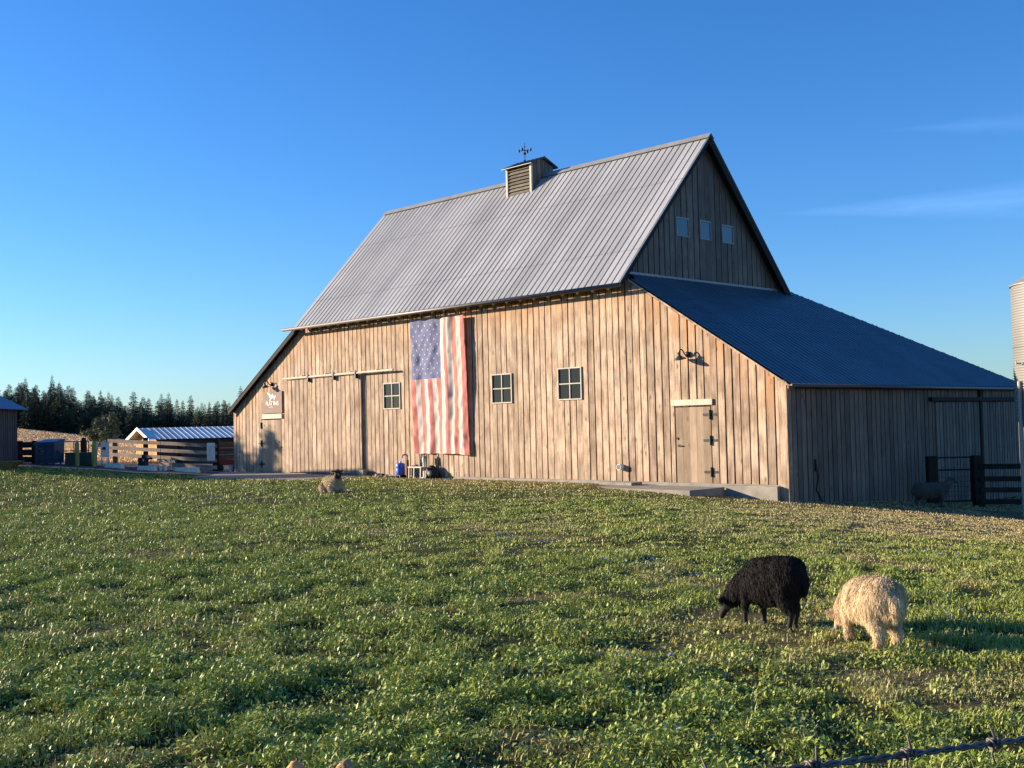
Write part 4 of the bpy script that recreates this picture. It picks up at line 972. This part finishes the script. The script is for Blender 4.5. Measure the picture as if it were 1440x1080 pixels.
    me.polygons.foreach_set('material_index', np.where(face | (lg_ < .3), 0, 1).astype(np.int32)); me.update()
    pr = ar * np.where(face, 0, 1) * lg_; pr = pr / pr.sum()
    r = np.random.default_rng(seed); pick = r.choice(nf, nlock, p=pr); P = ctr[pick] + r.normal(0, .006, (nlock, 3)); N_ = nor[pick]
    down = np.array([-.15, 0, -1.0]); tan = down - N_ * (N_ @ down)[:, None]; tl = np.linalg.norm(tan, axis=1, keepdims=True); tan = tan / np.maximum(tl, .15)
    jit = r.normal(0, .20, (nlock, 3)); clump = np.sin(P[:, 0:1] * 40 + P[:, 2:3] * 31) * .25
    dr = N_ * .40 + tan * .85 + jit + .20 * np.sin(P[:, [1, 2, 0]] * 37 + P[:, [2, 0, 1]] * 23); dr /= np.linalg.norm(dr, axis=1, keepdims=True); sd = np.cross(dr, N_ + r.normal(0, .4, (nlock, 3))); sd /= np.maximum(np.linalg.norm(sd, axis=1, keepdims=True), 1e-3)
    Ln = lock * r.uniform(.6, 1.3, nlock)[:, None]; ph = r.uniform(0, 6.28, nlock)[:, None]; K = 5; VV = np.empty((nlock, K * 2, 3))
    for i in range(K):
        t = i / (K - 1); bend = dr * t + down * .55 * t * t + N_ * .12 * math.sin(t * 3); c = P - N_ * .008 + bend * Ln + sd * (np.sin(ph + t * 9) * .0065) + N_ * np.cos(ph + t * 9) * .004; w = .0030 * (1 - t) ** .7 + .0008
        VV[:, 2 * i] = c - sd * w; VV[:, 2 * i + 1] = c + sd * w
    b = (np.arange(nlock) * K * 2)[:, None, None]; q = np.array([[2 * i, 2 * i + 1, 2 * i + 3, 2 * i + 2] for i in range(K - 1)])[None]; Fq = (b + q).reshape(-1, 4)
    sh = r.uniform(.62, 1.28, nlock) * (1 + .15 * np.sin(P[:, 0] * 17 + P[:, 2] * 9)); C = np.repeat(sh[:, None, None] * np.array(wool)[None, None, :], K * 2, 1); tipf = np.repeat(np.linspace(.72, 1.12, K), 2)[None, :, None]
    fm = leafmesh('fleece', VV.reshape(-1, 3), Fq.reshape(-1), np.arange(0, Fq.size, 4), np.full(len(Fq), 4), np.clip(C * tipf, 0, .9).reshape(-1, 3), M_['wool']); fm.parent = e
    return e
def leafmesh(name, V, loops, starts, totals, C, mat, smooth=False):
    me = bpy.data.meshes.new(name); me.vertices.add(len(V)); me.vertices.foreach_set('co', np.ascontiguousarray(V, np.float32).ravel())
    me.loops.add(len(loops)); me.loops.foreach_set('vertex_index', np.ascontiguousarray(loops, np.int32)); me.polygons.add(len(starts))
    me.polygons.foreach_set('loop_start', np.ascontiguousarray(starts, np.int32)); me.polygons.foreach_set('loop_total', np.ascontiguousarray(totals, np.int32)); me.update(calc_edges=True)
    a = me.attributes.new('tint', 'FLOAT_COLOR', 'POINT'); a.data.foreach_set('color', np.concatenate([C, np.ones((len(C), 1))], 1).astype(np.float32).ravel())
    me.materials.append(mat); o = bpy.data.objects.new(name, me); COL.objects.link(o); return o
M_['wool'] = leafy('wool', .85, .12)
SK_BLACK = simple('black_skin', (.014, .011, .010), .8); SK_CREAM = simple('cream_skin', (.42, .30, .17), .85); SK_DARKFACE = simple('dark_face_skin', (.035, .026, .022), .8); SK_FLEECE = simple('cream_underfleece', (.50, .38, .23), .9); SK_TAN = simple('tan_skin', (.55, .30, .12), .85); SK_GREY = simple('grey_skin', (.10, .085, .07), .85)
def gp(x, y, dz=0): return Vector((x, y, H(x, y) + dz))
sheep(gp(2.24, 10.02), R(134), 'black woolly sheep grazing with its head down in the grass', 'graze', SK_BLACK, SK_BLACK, (.014, .010, .009), (.66, .84, .97), 42000, .034, .16, 3)
sheep(gp(2.80, 8.98), R(101), 'cream shaggy sheep grazing, seen from behind beside the black sheep', 'graze', SK_CREAM, SK_FLEECE, (.70, .53, .32), (.70, .76, .83), 52000, .050, .05, 4)
sheep(gp(-5.13, 31.95), R(-58), 'cream sheep with a dark face lying in the grass before the barn', 'lie', SK_DARKFACE, SK_FLEECE, (.66, .50, .31), (.85, 1.15, 1.10), 26000, .030, .0, 5)
sheep(gp(11.45, 31.0), R(4), 'grey sheep standing in the shade beside the dark barn wall', 'stand', SK_GREY, SK_GREY, (.15, .13, .11), (1.02,) * 3, 16000, .030, .2, 6)
sheep(gp(-.515, 2.47, -.066), R(93), 'pale sheep close to the wire, only the top of its head in view', 'stand', SK_TAN, SK_TAN, (.6, .48, .32), (1.17,) * 3, 14000, .022, .2, 7, earup=True)

# ------------------------------------------------------------------ barbed wire close to the camera
e = empty('barbed_wire_fence', (0, 0, 0), 0, 'twisted barbed wire strand with pointed barbs crossing the lower right corner', 'barbed wire')
A = at(1130, 1079, 1.30); Bq = at(1440, 1040, 1.48); dv = (Bq - A); LEN = dv.length; dn = dv.normalized(); sdn = dn.cross(Vector((0, 0, 1))).normalized(); upn = sdn.cross(dn)
m = MB(); s0, s1 = -1.6, 2.0
for ph in (0, math.pi):
    pts = []; t = s0
    while t < s1:
        w = t * 2 * math.pi / .055 + ph; sag = .02 * ((t - .1) / 1.5) ** 2
        pts.append(A + dn * t + (sdn * math.cos(w) + upn * math.sin(w)) * .0023 + Vector((0, 0, sag))); t += .006
    m.tube(pts, .0023, 6)
m.build('wire_strand', M_['rust'], e, smooth=True)
sp_ = LEN * .405
for i in range(-4, 8):
    m = MB(); c = A + dn * (LEN * .035 + i * sp_); a0 = .3 * i
    for (ph, sg_) in ((0, 1), (2.1, -1)):
        pts = []
        for q in range(11): w = ph + sg_ * q / 10 * 2 * math.pi * 1.2; pts.append(c + dn * (.0045 * sg_ + (q - 5) * .0008) + (sdn * math.cos(w) + upn * math.sin(w)) * .0062)
        m.tube(pts, .0017, 6)
        up_ = (upn * 1.0 + dn * random.uniform(-.25, .15) + sdn * random.uniform(-.3, .3)) * sg_
        m.tube([c + dn * .004 * sg_ + sdn * .004, c + dn * .004 * sg_ + up_ * .012, c + up_ * .024], [.0019, .0018, .0006], 6)
    m.build('barb', M_['rust'], e, smooth=True)
for t in (s0, s1):
    p = A + dn * t; q = MB(); q.tube([(p.x, p.y + .06, H(p.x, p.y) - .3), (p.x, p.y + .06, p.z + .15)], .055, 12); q.build('post', M_['fence'], e)

# ------------------------------------------------------------------ pasture: leaves and blades
def scatter(n, y0, y1):
    y = np.sqrt(rng.uniform(0, 1, n) * (y1 ** 2 - y0 ** 2) + y0 ** 2); x = rng.uniform(-1, 1, n) * (.49 * y + 2.2); return x, y
bands = ((4.0, 9, 450000), (9, 16, 460000), (16, 27, 370000), (27, 52, 290000))
PX, PY = zip(*[scatter(int(n * NG), a, b) for a, b, n in bands]); PX = np.concatenate(PX); PY = np.concatenate(PY)
u, v = bar(PX, PY)
ok = ~((u > -.05) & (v > -.12) & (u < L + .06)) & ~((u > -4.6) & (u < 9.7) & (v > -3.5)) & ~((u > 21.4) & (u < 25.4) & (v > -1.8)) & ~((u < 1) & (v > -5.2)) & ~((PX > 12.2) & (PY > 27.0) & (PY < 30.7)) & ~((PX < -11.5) & (PY > 45.8))
u_, v_ = u[ok], v[ok]; PX, PY = PX[ok], PY[ok]
DR, LU = dry(PX, PY), lush(PX, PY)
keep = rng.uniform(0, 1, len(PX)) < np.clip(1.15 - .75 * np.clip(DR - .3, 0, 1), .25, 1) * np.clip((fbm(PX, PY, .26, 91, 2) - .32) * 4.2, .15, 1); PX, PY, DR, LU = PX[keep], PY[keep], DR[keep], LU[keep]
PZ = hgt(PX, PY); n = len(PX); pix = PY / 1126.0
rough = .55 * fbm(PX, PY, .45, 71, 2) + .45 * np.clip(fbm(PX, PY, .26, 91, 2) * 1.3 - .12, 0, 1); tall = np.clip(.55 + 2.0 * (rough - .5) + .5 * (LU - .5), .18, 1.5) * (1 - .45 * DR) * .88
leafp = np.clip(.06 + .52 * LU - .3 * DR, .02, .58); isleaf = rng.uniform(0, 1, n) < leafp
def colour(n, DR, r1, r2, leaf):
    g = np.stack([.24 + .20 * r1, .285 + .19 * r1, .052 + .045 * r1], -1); d = np.stack([.42 + .18 * r1, .32 + .14 * r1, .15 + .07 * r1], -1)
    w = np.clip(np.maximum(DR * 1.1 - .1 + .35 * (r2 - .6), .85 * (r2 < .09)), 0, 1)[:, None]
    if leaf: w = w * .35; g = np.stack([.150 + .21 * r1, .230 + .20 * r1, .036 + .048 * r1], -1)
    out = g * (1 - w) + d * w; pale = (r2 > .965)[:, None]; return np.where(pale, out * .4 + np.array([.30, .29, .17]) * .6, out)
# broad leaves (clover, dandelion): a small folded rhombus at some height
ix = np.where(isleaf)[0]; nl = len(ix); x, y, z0 = PX[ix], PY[ix], PZ[ix]; az_ = rng.uniform(0, 6.28, nl); el_ = rng.uniform(-.45, 1.35, nl)
ln_ = np.maximum(rng.uniform(.007, .018, nl) * (.8 + .6 * LU[ix]), pix[ix] * .9); wd_ = np.maximum(ln_ * rng.uniform(.42, .75, nl), pix[ix] * .6)
zz = z0 + .006 + rng.uniform(.0, 1, nl) ** 1.7 * .100 * tall[ix]
d = np.stack([np.cos(az_) * np.cos(el_), np.sin(az_) * np.cos(el_), np.sin(el_)], -1); s_ = np.stack([-np.sin(az_), np.cos(az_), rng.normal(0, .35, nl)], -1); c = np.stack([x, y, zz], -1); nn = np.cross(d, s_)
VV = np.stack([c - d * ln_[:, None], c + s_ * wd_[:, None] + nn * wd_[:, None] * .3, c + d * ln_[:, None], c - s_ * wd_[:, None] + nn * wd_[:, None] * .3], 1)
b = (np.arange(nl) * 4)[:, None]; loops = np.concatenate([b + 0, b + 1, b + 2, b + 0, b + 2, b + 3], 1).ravel()
C = np.repeat(colour(nl, DR[ix], rng.uniform(0, 1, nl), rng.uniform(0, 1, nl), True)[:, None, :], 4, 1).reshape(-1, 3)
o = leafmesh('clover', VV.reshape(-1, 3), loops, np.arange(0, len(loops), 3), np.full(len(loops) // 3, 3), C, M_['leaf']); tag(o, 'low broad leaved clover and weeds spread through the pasture', 'clover', kind='stuff')
# grass blades
ix = np.where(~isleaf)[0]; nb = len(ix); x, y, z0 = PX[ix], PY[ix], PZ[ix]; az_ = rng.uniform(0, 6.28, nb); lean = rng.uniform(.15, 1.15, nb)
hb = (.028 + .112 * rng.uniform(0, 1, nb) ** 2.0) * np.clip(tall[ix], .3, 1.2) * (1 + .4 * (rng.uniform(0, 1, nb) > .96)) ; hb = np.maximum(hb, pix[ix] * 1.5)
wb = np.maximum(rng.uniform(.0022, .0048, nb), pix[ix] * .42)
o2 = np.stack([np.cos(az_), np.sin(az_), 0 * az_], -1); s2 = np.stack([-np.sin(az_), np.cos(az_), 0 * az_], -1); up = np.array([0, 0, 1.0]); p0 = np.stack([x, y, z0 - .006], -1); hb_ = hb[:, None]; ll = lean[:, None]
p1 = p0 + up * hb_ * .62 + o2 * hb_ * ll * .30; p2 = p0 + up * hb_ * (1.05 - .28 * ll) + o2 * hb_ * ll * .95; w_ = wb[:, None]
VV = np.stack([p0 - s2 * w_, p0 + s2 * w_, p1 + s2 * w_ * .85, p1 - s2 * w_ * .85, p2], 1); b = (np.arange(nb) * 5)[:, None]
loops = np.concatenate([b, b + 1, b + 2, b, b + 2, b + 3, b + 3, b + 2, b + 4], 1).ravel()
C = np.repeat(colour(nb, DR[ix], rng.uniform(0, 1, nb), rng.uniform(0, 1, nb), False)[:, None, :], 5, 1).reshape(-1, 3)
o = leafmesh('grass', VV.reshape(-1, 3), loops, np.arange(0, len(loops), 3), np.full(len(loops) // 3, 3), C, M_['leaf']); tag(o, 'short pasture grass, green with dry straw coloured patches', 'grass', kind='stuff')
# pale blue chicory flowers in loose groups
m = MB(); rs = random.Random(15)
for (px, py, k_) in ((920, 797, 9), (860, 794, 8), (770, 770, 5), (835, 890, 2), (862, 937, 3), (935, 840, 6), (1255, 768, 5), (1340, 776, 6), (1310, 860, 6), (1320, 872, 4), (955, 1036, 2), (1170, 890, 4), (980, 815, 6), (930, 930, 4), (700, 760, 5), (1010, 800, 4)):
    q = FWD + CR * ((px - 720) / FPX) - CU * ((py - 540) / FPX); P = q * ((-CAMZ) / q.z)
    for i in range(k_):
        x = P.x + rs.gauss(0, .12); y = P.y + rs.gauss(0, .22); z = H(x, y) + rs.uniform(.05, .10); r = rs.uniform(.010, .017) * max(1, y / 11); a0 = rs.random() * 6; tl = rs.uniform(-.8, .8)
        vs = [(x, y, z)]; 
        for j in range(10):
            w = a0 + j * .628; rr = r * (1 if j % 2 == 0 else .62); vs.append((x + rr * math.cos(w), y + rr * math.sin(w) * .8, z + rr * math.sin(w + tl) * .6))
        s = rs.uniform(.8, 1.2); m.add(vs, [(0, j + 1, (j + 1) % 10 + 1) for j in range(10)], (.30 * s, .33 * s, .55 * s))
tag(m.build('chicory_flowers', M_['leaf']), 'scattered pale blue chicory flowers in the short grass', 'flowers', kind='stuff')

# stubble standing on the hay field beyond the yard
r = np.random.default_rng(33); n = 60000; y = 60 + 178 * r.uniform(0, 1, n) ** 1.3; x = -(.30 + .19 * r.uniform(0, 1, n)) * y; z0 = hgt(x, y); pw = y / 1126.0
az_ = r.uniform(0, 6.28, n); s2 = np.stack([-np.sin(az_), np.cos(az_), 0 * az_], -1); p0 = np.stack([x, y, z0 - .01], -1); h_ = (.10 + .16 * r.uniform(0, 1, n))[:, None]; w_ = (pw * .8)[:, None]
p2 = p0 + np.array([0, 0, 1.0]) * h_ + np.stack([np.cos(az_), np.sin(az_), 0 * az_], -1) * h_ * .4
VV = np.stack([p0 - s2 * w_, p0 + s2 * w_, p2 + s2 * w_ * .6, p2 - s2 * w_ * .6], 1); b = (np.arange(n) * 4)[:, None]; loops = np.concatenate([b, b + 1, b + 2, b + 3], 1).ravel()
k_ = r.uniform(.75, 1.2, n)[:, None]; C = np.repeat((k_ * np.array([[.74, .50, .26]]))[:, None, :], 4, 1).reshape(-1, 3)
o = leafmesh('hay_stubble', VV.reshape(-1, 3), loops, np.arange(0, len(loops), 4), np.full(n, 4), C, M_['needle']); tag(o, 'tan hay stubble on the field below the dark wood', 'stubble', kind='stuff')
